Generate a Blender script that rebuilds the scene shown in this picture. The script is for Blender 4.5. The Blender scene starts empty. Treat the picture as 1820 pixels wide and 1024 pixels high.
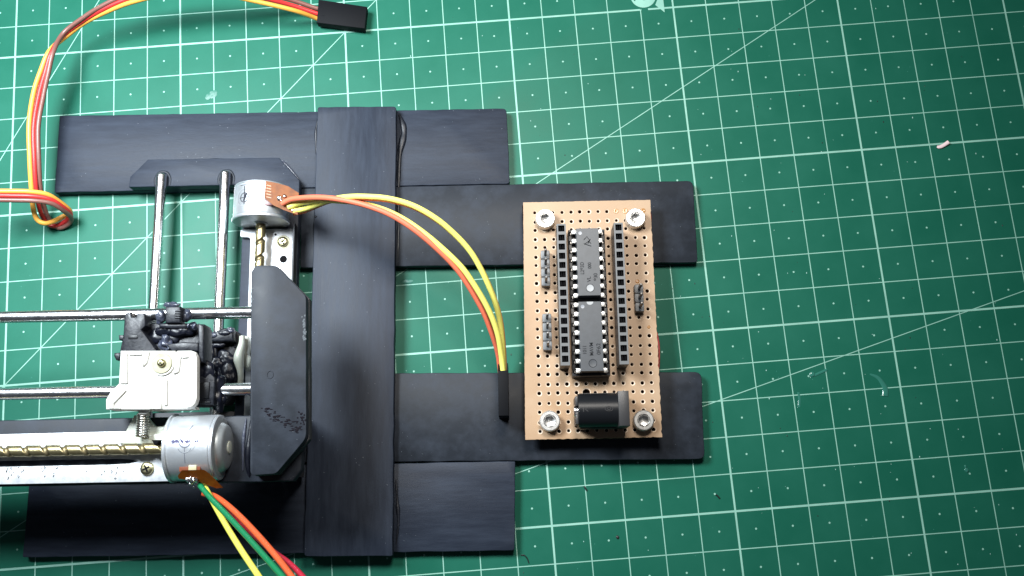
import bpy, math, random
from mathutils import Vector, Matrix, noise
from math import sin, cos, pi, radians, sqrt, atan2
random.seed(7)
S = bpy.context.scene
COL = S.collection
# ------------------------------------------------------------------ camera (1 unit = 1 cm)
S.unit_settings.scale_length = 0.01
RC = ((0.99695553, -0.07751305, -0.00845007), (-0.0775217, -0.97372261, -0.21413701), (0.00837039, 0.21414014, -0.97676708))
CP = Vector((-5.80105589, -9.3344807, 27.39495707))
FPX = 1744.57
cam_data = bpy.data.cameras.new('camera')
cam = bpy.data.objects.new('camera', cam_data); COL.objects.link(cam)
cam.matrix_world = Matrix(((RC[0][0], -RC[1][0], -RC[2][0], CP.x), (RC[0][1], -RC[1][1], -RC[2][1], CP.y),
                           (RC[0][2], -RC[1][2], -RC[2][2], CP.z), (0, 0, 0, 1)))
cam_data.sensor_width = 36; cam_data.lens = FPX / 1820 * 36
cam_data.clip_start = 0.5; cam_data.clip_end = 400
S.camera = cam
# ------------------------------------------------------------------ world and lamps
w = bpy.data.worlds.new('World'); S.world = w; w.use_nodes = True
bg = w.node_tree.nodes['Background']; bg.inputs[0].default_value = (0.55, 0.62, 0.75, 1); bg.inputs[1].default_value = 0.065
def area(name, loc, target, size, power, color):
    l = bpy.data.lights.new(name, 'AREA'); l.shape = 'DISK'; l.size = size; l.energy = power; l.color = color; l.spread = radians(120)
    o = bpy.data.objects.new(name, l); COL.objects.link(o); o.location = loc
    o.rotation_euler = (Vector(target) - Vector(loc)).to_track_quat('-Z', 'Y').to_euler()
    return o
area('desk_lamp_left', (-21, 6.5, 24), (-15, -1, 0), 11.0, 9900, (0.86, 0.94, 1.0))
area('desk_lamp_back', (-2.5, 5.6, 25), (-6, -3, 0), 7.0, 2900, (1.0, 0.95, 0.88))
S.view_settings.view_transform = 'Standard'; S.view_settings.look = 'None'; S.view_settings.exposure = 0.0; S.view_settings.gamma = 1

# ------------------------------------------------------------------ helpers
TH = radians(-3.4); OX, OY = -9.8, -4.0
def dev(u, v, z=0.0):                      # plotter frame -> world
    return Vector((OX + u * cos(TH) - v * sin(TH), OY + u * sin(TH) + v * cos(TH), z))
def at(x, y, z):                           # a measured direction met at height z (world)
    a, b = (x - 910) / FPX, (y - 512) / FPX
    d = Vector((RC[0][0] * a + RC[1][0] * b + RC[2][0], RC[0][1] * a + RC[1][1] * b + RC[2][1], RC[0][2] * a + RC[1][2] * b + RC[2][2]))
    return CP + d * ((z - CP.z) / d.z)
def dv(x, y, z):                           # the same in plotter frame
    p = at(x, y, z); dx, dy = p.x - OX, p.y - OY
    return Vector((dx * cos(TH) + dy * sin(TH), -dx * sin(TH) + dy * cos(TH), z))
def thing(name, label, cat, loc=(0, 0, 0), rot=TH, group=None, device=True):
    o = bpy.data.objects.new(name, None); COL.objects.link(o)
    o.empty_display_size = 0.3
    o.location = dev(*loc) if device else Vector(loc)
    o.rotation_euler = (0, 0, rot)
    o['label'] = label; o['category'] = cat
    if group: o['group'] = group
    o['o0'] = Vector(loc)
    return o
def tag(o, label, cat, group=None):
    o['label'] = label; o['category'] = cat
    if group: o['group'] = group
    return o
class MB:
    def __init__(s): s.v = []; s.f = []; s.m = []
    def add(s, vs, fs, mi=0):
        b = len(s.v); s.v += [Vector(p) for p in vs]; s.f += [tuple(b + i for i in f) for f in fs]; s.m += [mi] * len(fs); return s
    def prism(s, poly, z0, z1, bev=0.0, mi=0, bottom_bev=False, wob=0.0):
        n = len(poly); P = [Vector((p[0], p[1])) for p in poly]
        if sum(P[i].x * P[(i + 1) % n].y - P[(i + 1) % n].x * P[i].y for i in range(n)) < 0: P.reverse()
        def inset(d):
            out = []
            for i in range(n):
                a, b, c = P[i - 1], P[i], P[(i + 1) % n]
                e1 = (b - a); e2 = (c - b)
                if e1.length < 1e-6 or e2.length < 1e-6: out.append(b.copy()); continue
                e1.normalize(); e2.normalize()
                n1 = Vector((-e1.y, e1.x)); n2 = Vector((-e2.y, e2.x)); m = n1 + n2
                k = max(0.35, 1 + n1.dot(n2))
                out.append(b + m * (d / k))
            return out
        rings = []
        if bev and bottom_bev: rings += [(inset(bev), z0), (P, z0 + bev)]
        else: rings.append((P, z0))
        if bev: rings += [(P, z1 - bev), (inset(bev * 0.3), z1 - bev * 0.3), (inset(bev), z1)]
        else: rings.append((P, z1))
        vs = []; fs = []
        for R, z in rings: vs += [(p.x, p.y, z) for p in R]
        for k in range(len(rings) - 1):
            for i in range(n):
                j = (i + 1) % n; fs.append((k * n + i, k * n + j, (k + 1) * n + j, (k + 1) * n + i))
        fs.append(tuple(reversed(range(n)))); fs.append(tuple((len(rings) - 1) * n + i for i in range(n)))
        return s.add(vs, fs, mi)
    def box(s, u0, u1, v0, v1, z0, z1, bev=0.0, mi=0, r=0.0):
        return s.prism(rrect(u0, u1, v0, v1, r), z0, z1, bev, mi)
    def lathe(s, o, d, prof, seg=32, mi=0, caps=True, a0=0.0):   # prof: (distance along d, radius)
        o = Vector(o); d = Vector(d).normalized(); x = d.orthogonal().normalized()
        if abs(d.z) < 0.5: x = (Vector((0, 0, 1)) - d * d.z).normalized()
        else: x = (Vector((1, 0, 0)) - d * d.x).normalized()
        y = d.cross(x); vs = []; fs = []
        for t, r in prof:
            for k in range(seg):
                a = a0 + 2 * pi * k / seg; vs.append(o + d * t + (x * cos(a) + y * sin(a)) * r)
        for i in range(len(prof) - 1):
            for k in range(seg):
                l = (k + 1) % seg; fs.append((i * seg + k, i * seg + l, (i + 1) * seg + l, (i + 1) * seg + k))
        if caps:
            fs.append(tuple(reversed(range(seg)))); fs.append(tuple((len(prof) - 1) * seg + k for k in range(seg)))
        return s.add(vs, fs, mi)
    def tube(s, pts, r, seg=10, mi=0, flat=1.0):
        pts = [Vector(p) for p in pts]; n = len(pts); rr = r if isinstance(r, (list, tuple)) else [r] * n
        vs = []; fs = []; up = None
        for i in range(n):
            t = (pts[min(i + 1, n - 1)] - pts[max(i - 1, 0)]).normalized()
            if up is None: up = Vector((0, 0, 1)) if abs(t.z) < 0.9 else Vector((1, 0, 0))
            side = t.cross(up).normalized(); up = side.cross(t).normalized()
            for k in range(seg):
                a = 2 * pi * k / seg; vs.append(pts[i] + side * cos(a) * rr[i] + up * sin(a) * rr[i] * flat)
        for i in range(n - 1):
            for k in range(seg):
                l = (k + 1) % seg; fs.append((i * seg + k, i * seg + l, (i + 1) * seg + l, (i + 1) * seg + k))
        fs.append(tuple(reversed(range(seg)))); fs.append(tuple((n - 1) * seg + k for k in range(seg)))
        return s.add(vs, fs, mi)
    def blob(s, c, rx, ry, rz, amp=0.25, fr=3.0, mi=0, seg=18, rings=11):
        c = Vector(c); vs = []; fs = []
        for i in range(rings + 1):
            ph = pi * i / rings
            for k in range(seg):
                a = 2 * pi * k / seg; d = Vector((sin(ph) * cos(a), sin(ph) * sin(a), cos(ph)))
                q = Vector((d.x * rx, d.y * ry, d.z * rz)); nn = 1 + amp * noise.noise((q + c) * fr)+ amp*.5 * noise.noise((q + c) * fr*2.7)
                vs.append(c + q * nn)
        for i in range(rings):
            for k in range(seg):
                l = (k + 1) % seg; fs.append((i * seg + k, (i + 1) * seg + k, (i + 1) * seg + l, i * seg + l))
        return s.add(vs, fs, mi)
    def ribbon(s, pts, wd, nrm=(0, 0, 1), mi=0, h=0.0):          # flat printed line following pts
        pts = [Vector(p) for p in pts]; nrm = Vector(nrm); vs = []; fs = []
        for i, p in enumerate(pts):
            t = (pts[min(i + 1, len(pts) - 1)] - pts[max(i - 1, 0)]).normalized(); sd = t.cross(nrm).normalized() * wd / 2
            vs += [p - sd, p + sd]
        for i in range(len(pts) - 1): fs.append((2 * i, 2 * i + 1, 2 * i + 3, 2 * i + 2))
        return s.add(vs, fs, mi)
    def build(s, name, mats, parent=None, off=None, angle=35, loc=None, smooth=True):
        me = bpy.data.meshes.new(name)
        o0 = Vector((0, 0, 0))
        if off is not None: o0 = Vector(off)
        elif parent is not None:
            q = parent
            while q.parent: q = q.parent
            if 'o0' in q: o0 = Vector(q['o0'])
        me.from_pydata([tuple(p - o0) for p in s.v], [], s.f)
        if not isinstance(mats, (list, tuple)): mats = [mats]
        for m in mats: me.materials.append(m)
        me.polygons.foreach_set('material_index', s.m)
        me.update()
        import bmesh
        bm = bmesh.new(); bm.from_mesh(me); bmesh.ops.recalc_face_normals(bm, faces=bm.faces); bm.to_mesh(me); bm.free()
        if smooth:
            me.shade_smooth(); me.set_sharp_from_angle(angle=radians(angle))
        o = bpy.data.objects.new(name, me); COL.objects.link(o)
        if parent is not None: o.parent = parent
        if loc is not None: o.location = loc
        return o
def inst(o, parent, loc, rotz=0.0):
    c = o.copy(); COL.objects.link(c); c.parent = parent; c.location = loc; c.rotation_euler = (0, 0, rotz); return c
def rrect(u0, u1, v0, v1, r=0.0, n=4):
    if r <= 0: return [(u0, v0), (u1, v0), (u1, v1), (u0, v1)]
    out = []
    for cx, cy, a in ((u1 - r, v0 + r, -pi / 2), (u1 - r, v1 - r, 0), (u0 + r, v1 - r, pi / 2), (u0 + r, v0 + r, pi)):
        for k in range(n + 1): out.append((cx + r * cos(a + pi / 2 * k / n), cy + r * sin(a + pi / 2 * k / n)))
    return out
def rough(poly, step=0.25, amp=0.006, seed=0.0):       # hand cut edge
    out = []; n = len(poly)
    for i in range(n):
        a = Vector(poly[i][:2]); b = Vector(poly[(i + 1) % n][:2]); L = (b - a).length; k = max(1, int(L / step))
        for j in range(k):
            p = a.lerp(b, j / k); q = Vector((p.x * 1.3 + seed, p.y * 1.3, seed)); 
            out.append((p.x + amp * noise.noise(q * 2.1), p.y + amp * noise.noise(q * 2.1 + Vector((9, 4, 2)))))
    return out
def rcorner(poly, rad, n=3):                            # round the corners of a polygon; rad a number or one per corner
    out = []; N = len(poly)
    for i in range(N):
        a, b, c = Vector(poly[i - 1][:2]), Vector(poly[i][:2]), Vector(poly[(i + 1) % N][:2])
        r = rad[i] if isinstance(rad, (list, tuple)) else rad
        if r <= 0: out.append(tuple(b)); continue
        p = b + (a - b).normalized() * r; q = b + (c - b).normalized() * r
        for k in range(n + 1):
            t = k / n; out.append(tuple(p * (1 - t) ** 2 + b * 2 * t * (1 - t) + q * t * t))
    return out
def spline(P, n=8):
    P = [Vector(p) for p in P]; Q = [P[0] * 2 - P[1]] + P + [P[-1] * 2 - P[-2]]; out = []
    for i in range(1, len(Q) - 2):
        a, b, c, d = Q[i - 1:i + 3]
        for k in range(n):
            t = k / n
            out.append(0.5 * ((2 * b) + (c - a) * t + (2 * a - 5 * b + 4 * c - d) * t * t + (3 * b - a - 3 * c + d) * t ** 3))
    out.append(P[-1]); return out

# ------------------------------------------------------------------ materials
def mat(name, col, rough_=0.5, metal=0.0, var=None, vs=3.0, vstretch=(1, 1, 1), vcon=(0.35, 0.65), bump=0.0, bs=20.0, bstretch=(1, 1, 1),
        specks=None, spk_scale=9.0, spk_size=0.06, rvar=0.0, spec=0.5, trans=0.0, sss=0.0, coat=0.0, aniso=0.0):
    m = bpy.data.materials.new(name); m.use_nodes = True; nt = m.node_tree; N = nt.nodes; L = nt.links
    b = N['Principled BSDF']; b.inputs['Roughness'].default_value = rough_; b.inputs['Metallic'].default_value = metal
    b.inputs['Specular IOR Level'].default_value = spec
    b.inputs['Base Color'].default_value = (*col, 1)
    if trans: b.inputs['Transmission Weight'].default_value = trans
    if sss:
        b.inputs['Subsurface Weight'].default_value = sss; b.inputs['Subsurface Radius'].default_value = (0.25, 0.22, 0.18)
    if coat: b.inputs['Coat Weight'].default_value = coat; b.inputs['Coat Roughness'].default_value = 0.12
    tc = N.new('ShaderNodeTexCoord'); co = tc.outputs['Object']; cur = None
    def mapped(st):
        mp = N.new('ShaderNodeMapping'); mp.inputs['Scale'].default_value = st; L.new(co, mp.inputs['Vector']); return mp.outputs[0]
    if var is not None:
        nz = N.new('ShaderNodeTexNoise'); nz.inputs['Scale'].default_value = vs; nz.inputs['Detail'].default_value = 9; nz.inputs['Roughness'].default_value = 0.6
        L.new(mapped(vstretch), nz.inputs['Vector'])
        mr = N.new('ShaderNodeMapRange'); mr.inputs[1].default_value = vcon[0]; mr.inputs[2].default_value = vcon[1]; L.new(nz.outputs[0], mr.inputs[0])
        mx = N.new('ShaderNodeMix'); mx.data_type = 'RGBA'; mx.inputs[6].default_value = (*col, 1); mx.inputs[7].default_value = (*var, 1)
        L.new(mr.outputs[0], mx.inputs[0]); cur = mx.outputs[2]
        if rvar:
            m2 = N.new('ShaderNodeMapRange'); m2.inputs[3].default_value = rough_ - rvar; m2.inputs[4].default_value = rough_ + rvar
            m2.inputs[1].default_value = 0.3; m2.inputs[2].default_value = 0.7
            L.new(nz.outputs[0], m2.inputs[0]); L.new(m2.outputs[0], b.inputs['Roughness'])
    if specks is not None:
        vo = N.new('ShaderNodeTexVoronoi'); vo.inputs['Scale'].default_value = spk_scale; L.new(co, vo.inputs['Vector'])
        lt = N.new('ShaderNodeMath'); lt.operation = 'LESS_THAN'; lt.inputs[1].default_value = spk_size; L.new(vo.outputs['Distance'], lt.inputs[0])
        n2 = N.new('ShaderNodeTexNoise'); n2.inputs['Scale'].default_value = 1.7; n2.inputs['Detail'].default_value=3; L.new(co, n2.inputs['Vector'])
        gt = N.new('ShaderNodeMath'); gt.operation = 'GREATER_THAN'; gt.inputs[1].default_value = 0.53; L.new(n2.outputs[0], gt.inputs[0])
        mu = N.new('ShaderNodeMath'); mu.operation = 'MULTIPLY'; L.new(lt.outputs[0], mu.inputs[0]); L.new(gt.outputs[0], mu.inputs[1])
        mx = N.new('ShaderNodeMix'); mx.data_type = 'RGBA'; L.new(mu.outputs[0], mx.inputs[0])
        if cur: L.new(cur, mx.inputs[6])
        else: mx.inputs[6].default_value = (*col, 1)
        mx.inputs[7].default_value = (*specks, 1); cur = mx.outputs[2]
    if cur: L.new(cur, b.inputs['Base Color'])
    if bump:
        nb = N.new('ShaderNodeTexNoise'); nb.inputs['Scale'].default_value = bs; nb.inputs['Detail'].default_value = 5
        L.new(mapped(bstretch), nb.inputs['Vector'])
        bp = N.new('ShaderNodeBump'); bp.inputs['Strength'].default_value = 1.0; bp.inputs['Distance'].default_value = bump
        L.new(nb.outputs[0], bp.inputs['Height']); L.new(bp.outputs[0], b.inputs['Normal'])
    return m
BLK = (0.014, 0.019, 0.031); BLK2 = (0.028, 0.037, 0.056)
M_bu = mat('black_paint_brushed_across', BLK, 0.5, var=BLK2, vs=1.6, vstretch=(0.5, 3.5, 1), vcon=(0.38, 0.82), bump=0.003, bs=12, bstretch=(0.6, 9, 1), specks=(0.3, 0.33, 0.37), spk_scale=8, spk_size=0.05, rvar=0.03, spec=0.2)
M_bv = mat('black_paint_brushed_along', BLK, 0.5, var=BLK2, vs=1.6, vstretch=(3.5, 0.5, 1), vcon=(0.38, 0.82), bump=0.0025, bs=9, bstretch=(9, 0.5, 1), specks=(0.3, 0.33, 0.37), spk_scale=8, spk_size=0.05, rvar=0.03, spec=0.2)
M_bs = mat('black_paint_speckled', (0.014,0.0175,0.024), 0.5, var=(0.029, 0.036, 0.05), vs=1.8, vcon=(0.42, 0.8), bump=0.0014, bs=26, specks=(0.2, 0.22, 0.24), spk_scale=9, spk_size=0.05, rvar=0.05, spec=0.2)
M_pvc = mat('black_matt_sheet', (0.021, 0.022, 0.026), 0.6, var=(0.033, 0.036, 0.044), vs=4, bump=0.003, bs=30)
M_plas = mat('black_moulded_plastic', (0.005, 0.006, 0.009), 0.4, var=(0.014, 0.016, 0.022), vs=9, bump=0.005, bs=14, rvar=0.1, spec=0.3)
M_plasm = mat('black_satin_plastic', (0.008, 0.009, 0.011), 0.36, bump=0.001, bs=50, spec=0.22)
M_plug = mat('black_plug_plastic', (0.004, 0.0045, 0.006), 0.6, bump=0.001, bs=50, spec=0.1)
M_hdrl = mat('black_header_painted_glare', (0.14, 0.145, 0.15), 0.45, bump=0.002, bs=40)  # black plastic; the glare on it is painted in as grey
M_pindk = mat('dark_pin_metal', (0.12, 0.115, 0.11), 0.35, 0.8)  # pin metal in a darker tone
M_washer = mat('olive_zinc_washer', (0.28, 0.27, 0.19), 0.45, 0.3, var=(0.2, 0.19, 0.12), vs=8)
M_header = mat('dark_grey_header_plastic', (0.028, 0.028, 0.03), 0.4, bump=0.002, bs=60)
M_headtop = mat('grey_header_top_plastic', (0.11, 0.115, 0.12), 0.5, bump=0.002, bs=60)  # paler grey on the top faces of the socket strips
M_glue = mat('black_glossy_glue', (0.004, 0.005, 0.010), 0.33, bump=0.008, bs=6, spec=0.32)
M_bead = mat('black_painted_glue', (0.008, 0.010, 0.016), 0.42, bump=0.008, bs=6, spec=0.35)
M_gluec = mat('cloudy_dried_glue', (0.05, 0.057, 0.08), 0.36, var=(0.03, 0.035, 0.06), vs=8, bump=0.012, bs=9, coat=0.4)
M_steel = mat('polished_steel', (0.85, 0.85, 0.86), 0.24, 1.0, var=(0.68, 0.68, 0.7), vs=6, vstretch=(1, 1, 1), vcon=(0.5, 0.8), bump=0.0008, bs=60, rvar=0.05)
M_can = mat('zinc_plated_can', (0.8, 0.83, 0.86), 0.34, 0.78, var=(0.66, 0.7, 0.74), vs=4, bump=0.0015, bs=18, rvar=0.08)
M_capm = mat('dull_zinc_cap', (0.5, 0.53, 0.54), 0.42, 0.7, var=(0.4, 0.43, 0.44), vs=5, bump=0.002, bs=12)
M_face = mat('grey_plated_flange', (0.5, 0.52, 0.52), 0.42, 0.8, var=(0.4, 0.42, 0.42), vs=5, bump=0.001, bs=30)
M_white_metal = mat('pale_silver_sheet', (0.6, 0.62, 0.64), 0.4, 0.3, var=(0.43, 0.45, 0.48), vs=6, bump=0.0015, bs=40, specks=(0.12, 0.12, 0.12), spk_scale=12, spk_size=0.04)
M_brass = mat('worn_brass', (0.42, 0.36, 0.21), 0.36, 0.9, var=(0.24, 0.2, 0.1), vs=7, bump=0.004, bs=22, rvar=0.1)
M_brassd = mat('dark_brass_groove', (0.22, 0.18, 0.1), 0.5, 0.8)  # darker brass along the thread groove
M_yel = mat('yellow_passivated_screw', (0.6, 0.56, 0.36), 0.3, 1.0, var=(0.42, 0.38, 0.2), vs=10, bump=0.002, bs=25)
M_dark = mat('dark_recess', (0.004, 0.004, 0.005), 0.8, spec=0.08)
M_cap = mat('stainless_screw', (0.76, 0.75, 0.73), 0.3, 0.7, var=(0.6, 0.59, 0.57), vs=12, bump=0.002, bs=40)
M_nyl = mat('white_nylon', (0.6, 0.6, 0.57), 0.45, var=(0.53, 0.52, 0.48), vs=5, sss=0.15, bump=0.002, bs=14, specks=(0.35, 0.33, 0.28), spk_scale=8, spk_size=0.04)
M_nylt = mat('milky_nylon', (0.5, 0.52, 0.45), 0.35, var=(0.5, 0.53, 0.46), vs=3, sss=0.35, bump=0.003, bs=9)
M_spring = mat('spring_steel', (0.5, 0.49, 0.46), 0.25, 1.0)
M_flex = mat('amber_flex_circuit', (0.20, 0.058, 0.006), 0.42, var=(0.13, 0.036, 0.004), vs=5, spec=0.12)
M_flexl = mat('copper_trace', (0.30, 0.11, 0.015), 0.4)
M_solder = mat('solder_tin', (0.85, 0.85, 0.86), 0.22, 1.0, bump=0.01, bs=12)
M_pcb = mat('tan_phenolic_board', (0.33, 0.20, 0.105), 0.5, var=(0.42, 0.29, 0.185), vs=0.7, vcon=(0.3, 0.7), bump=0.002, bs=35, specks=(0.33, 0.2, 0.1), spk_scale=9, spk_size=0.045, rvar=0.08)
M_ring = mat('chipped_hole_rim', (0.66, 0.52, 0.39), 0.5)
M_pcbe = mat('board_cut_edge', (0.33, 0.17, 0.09), 0.7, var=(0.2, 0.09, 0.05), vs=8)
M_red = mat('red_paint_smear', (0.25, 0.02, 0.015), 0.5)
M_chip = mat('grey_chip_epoxy', (0.045, 0.052, 0.062), 0.45, var=(0.036, 0.042, 0.05), vs=5, bump=0.001, bs=80)
M_chipm = mat('chip_marking_ink', (0.02, 0.021, 0.024), 0.7, spec=0.1)
M_chips = mat('chip_moulding_disc', (0.3, 0.31, 0.32), 0.5, 0.1)
M_pin = mat('tinned_contact', (0.62, 0.62, 0.6), 0.35, 0.9)
M_pinn = mat('pin_metal', (0.42, 0.41, 0.39), 0.3, 1.0)
M_ink = mat('motor_print_ink', (0.02, 0.02, 0.03), 0.6, spec=0.2)
M_inkl = mat('motor_print_grey', (0.3, 0.32, 0.34), 0.5, 0.3)
M_wo = mat('orange_wire_sleeve', (0.72, 0.17, 0.05), 0.42, bump=0.002, bs=12)
M_wpink = mat('salmon_wire_sleeve', (0.7, 0.155, 0.085), 0.45, spec=0.25, bump=0.002, bs=12)
M_wy = mat('yellow_wire_sleeve', (0.8, 0.76, 0.17), 0.45, spec=0.3, bump=0.002, bs=12)
M_wyo = mat('amber_wire_sleeve', (0.80, 0.38, 0.06), 0.4, bump=0.002, bs=12)
M_wg = mat('green_wire_sleeve', (0.01, 0.22, 0.07), 0.4, bump=0.002, bs=12)
M_wr = mat('red_wire_sleeve', (0.6, 0.03, 0.03), 0.4, bump=0.002, bs=12)
M_wg2 = mat('green_sleeve_painted_shade', (0.004, 0.15, 0.055), 0.4, bump=0.002, bs=12)  # raised motor wires: the weaker light there is put into the sleeve colours
M_wy2 = mat('yellow_sleeve_painted_shade', (0.62, 0.6, 0.09), 0.42, bump=0.002, bs=12)
M_wo2 = mat('orange_sleeve_painted_shade', (0.55, 0.085, 0.025), 0.42, bump=0.002, bs=12)
M_wr2 = mat('red_sleeve_painted_shade', (0.35, 0.012, 0.03), 0.4, bump=0.002, bs=12)
M_wb = mat('brown_wire_sleeve', (0.2, 0.085, 0.07), 0.36, bump=0.002, bs=12)
M_print = mat('pale_mint_print', (0.26, 0.51, 0.415), 0.55, var=(0.20, 0.42, 0.34), vs=1.3, bump=0.001, bs=30)
M_mat = mat('green_mat_vinyl', (0.007, 0.108, 0.068), 0.5, var=(0.011, 0.126, 0.082), vs=0.5, vcon=(0.35, 0.7), bump=0.0016, bs=45, specks=(0.06, 0.25, 0.2), spk_scale=3.1, spk_size=0.03, rvar=0.05, spec=0.28)
M_table = mat('dark_desk_top', (0.05, 0.04, 0.035), 0.5, var=(0.07, 0.055, 0.045), vs=0.5, vstretch=(0.3, 3, 1))
M_clear = mat('clear_dried_glue_smear', (0.03, 0.16, 0.12), 0.08, coat=0.6, bump=0.006, bs=5)
M_pinkp = mat('pale_pink_plastic_scrap', (0.82, 0.62, 0.64), 0.45)
M_flux = mat('amber_flux', (.36, .17, .05), .3, coat=.3)
M_fibre = mat('black_fibre', (0.01, 0.012, 0.012), 0.5)

# ------------------------------------------------------------------ the surface
tb = MB(); tb.box(-60, 45, -45, 45, -3.2, -0.3, 0.1); tbo = tb.build('table_top', M_table); tbo['kind'] = 'structure'
mt = thing('cutting_mat', 'green cutting mat with pale mint centimetre grid, angle lines and dots under everything', 'cutting mat', (0, 0, 0), 0.0, device=False)
b = MB(); b.prism(rrect(-32, 13.6, -17, 17, 0.6), -0.3, 0.0, 0.02); b.build('mat_sheet', M_mat, mt, off=(0, 0, 0))
X0, X1, Y0, Y1 = -30, 12, -15, 15
g = MB()
CX, CY, CR = at(1143, -6.75, 0).x, at(1143, -6.75, 0).y, 0.46
def hline(y, a, c, wd):
    g.add([(a, y - wd / 2, 0.004), (c, y - wd / 2, 0.004), (c, y + wd / 2, 0.004), (a, y + wd / 2, 0.004)], [(0, 1, 2, 3)])
def vline(x, a, c, wd):
    g.add([(x - wd / 2, a, 0.004), (x + wd / 2, a, 0.004), (x + wd / 2, c, 0.004), (x - wd / 2, c, 0.004)], [(0, 1, 2, 3)])
for i in range(X0, X1 + 1):
    wd = 0.052 if i % 5 == 0 else 0.027
    d = abs(i - CX)
    if d < CR:
        h = sqrt(CR * CR - d * d); vline(i, Y0, CY - h, wd); vline(i, CY + h, Y1, wd)
    else: vline(i, Y0, Y1, wd)
g2 = g
for j in range(Y0, Y1 + 1):
    wd = 0.056 if j % 5 == 0 else 0.027
    z = 0.0045
    d = abs(j - CY)
    segs = [(X0, X1)] if d >= CR else [(X0, CX - sqrt(CR * CR - d * d)), (CX + sqrt(CR * CR - d * d), X1)]
    for a, c in segs:                    # cut at the vertical lines so nothing lies in one plane twice
        xs = a
        for i in range(X0, X1 + 1):
            hw = (0.052 if i % 5 == 0 else 0.027) / 2
            if i - hw > xs and i - hw < c: hline(j, xs, i - hw, wd); xs = i + hw
            elif xs < i + hw < c: xs = i + hw
        if xs < c - 0.01: hline(j, xs, c, wd)
g.build('grid_print', M_print, mt, off=(0, 0, 0), smooth=False)['kind'] = 'stuff'
g = MB()
for ang in (15, 30, 45, 60):
    t = Vector((cos(radians(ang)), sin(radians(ang)), 0)); L = 52
    if ang >= 45: L = 30 / sin(radians(ang))
    else: L = min(42 / cos(radians(ang)), 30 / sin(radians(ang)))
    p0 = Vector((-30, -15 + (0.0 if ang != 30 else 0.07), 0.006)); g.ribbon([p0, p0 + t * L], 0.024)
g.build('angle_line_print', M_print, mt, off=(0, 0, 0), smooth=False)
g = MB()
for i in range(X0, X1):
    for j in range(Y0, Y1):
        if (Vector((i + .5, j + .5)) - Vector((CX, CY))).length < CR + .1: continue
        cx, cy = i + 0.5, j + 0.5
        if any(abs((cx + 30) * sin(radians(a)) - (cy + 15) * cos(radians(a))) < 0.04 for a in (15, 30, 45, 60)): continue
        g.add([(cx + 0.03 * cos(a * pi / 3), cy + 0.03 * sin(a * pi / 3), 0.004) for a in range(6)], [tuple(range(6))])
g.build('dot_print', M_print, mt, off=(0, 0, 0), smooth=False)['kind'] = 'stuff'
def text_mesh(txt, size, mat_, parent, loc, rz, name, ext=0.0, font_sx=1.0, weight=0.0):
    c = bpy.data.curves.new(name, 'FONT'); c.body = txt; c.size = size; c.align_x = 'CENTER'; c.align_y = 'CENTER'; c.extrude = ext; c.offset = weight
    o = bpy.data.objects.new(name, c); COL.objects.link(o)
    me = bpy.data.meshes.new_from_object(o); bpy.data.objects.remove(o)
    me.materials.clear(); me.materials.append(mat_)
    q = bpy.data.objects.new(name, me); COL.objects.link(q); q.parent = parent; q.location = loc; q.rotation_euler = (0, 0, rz); q.scale = (font_sx, 1, 1)
    return q
g = MB(); R = 0.385; g.add([(CX + R * cos(2 * pi * k / 40), CY + R * sin(2 * pi * k / 40), 0.006) for k in range(40)], [tuple(range(40))])
q4 = [at(*p, 0.006) for p in ((1164.6, 9), (1181.4, 22), (1176, -26), (1170, -26), (1168, 0))]
g.add(q4, [tuple(range(5))]); g.build('badge_print', M_print, mt, off=(0, 0, 0), smooth=False)
t = text_mesh('A4', 0.46, M_mat, mt, (CX + 0.0, CY + 0.0, 0.010), 0.0, 'badge_lettering', font_sx=1.15)
t.data.transform(Matrix.Identity(4))

# ------------------------------------------------------------------ plotter base boards
base = thing('plotter_base', 'black painted base of flat boards with one wide upright board across them', 'base frame', (0, 0, 0))
def board(name, quad, z0, z1, m, rad, seed, lab=None, bev=0.018):
    b = MB(); p = rcorner(quad, rad); b.prism(rough(p, 0.22, 0.016, seed), z0, z1, bev)
    o = b.build(name, m, base, angle=50)
    if lab: o['label'] = lab
    return o
board('base_board', [(-9.02, 3.96), (4.18, 3.945), (4.13, 6.27), (-9.07, 6.33)], 0.002, 0.3, M_bu, [.03, .1, .12, .03], 1.0)
board('base_board', [(-1.82, 1.57), (9.47, 1.5), (9.48, 3.93), (-1.85, 3.925)], 0.002, 0.3, M_bs, [.05, .1, .18, .04], 2.0)
board('base_board', [(-1.7, -3.895), (9.33, -4.01), (9.39, -1.63), (-1.75, -1.46)], 0.002, 0.3, M_bs, [.05, .15, .18, .04], 3.0)
board('base_board', [(-9.05, -6.26), (4.13, -6.32), (4.18, -3.975), (-9.05, -3.93)], 0.002, 0.3, M_bu, [.05, .08, .03, .03], 4.0)
board('cross_board', [(-1.44, -6.36), (0.9, -6.39), (0.91, 6.28), (-1.38, 6.31)], 0.303, 0.6, M_bv, [.1, .04, .1, .08], 5.0, 'wide black board laid across the four others')
def bead(parent, pts, rad, m=M_bead, name='glue_bead', flat=0.6, z=None):
    n = len(pts); b = MB(); P = spline(pts, 6); N = len(P)
    rr = [max(0.004, rad * sin(pi * (0.04 + 0.92 * i / (N - 1))) ** 0.6 * (0.8 + 0.5 * noise.noise(P[i] * 3))) for i in range(N)]
    b.tube(P, rr, 12, flat=flat); return b.build(name, m, parent, angle=80)
bead(base, [(0.96, 6.15, .3), (1.06, 5.9, .3), (1.11, 5.6, .3), (1.06, 5.3, .3), (1.0, 5.0, .3), (0.97, 4.5, .3), (0.96, 3.9, .3)], 0.11)
bead(base, [(-1.42, 6.1, .3), (-1.47, 5.7, .3), (-1.46, 5.3, .3), (-1.42, 4.8, .3)], 0.06)
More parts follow.
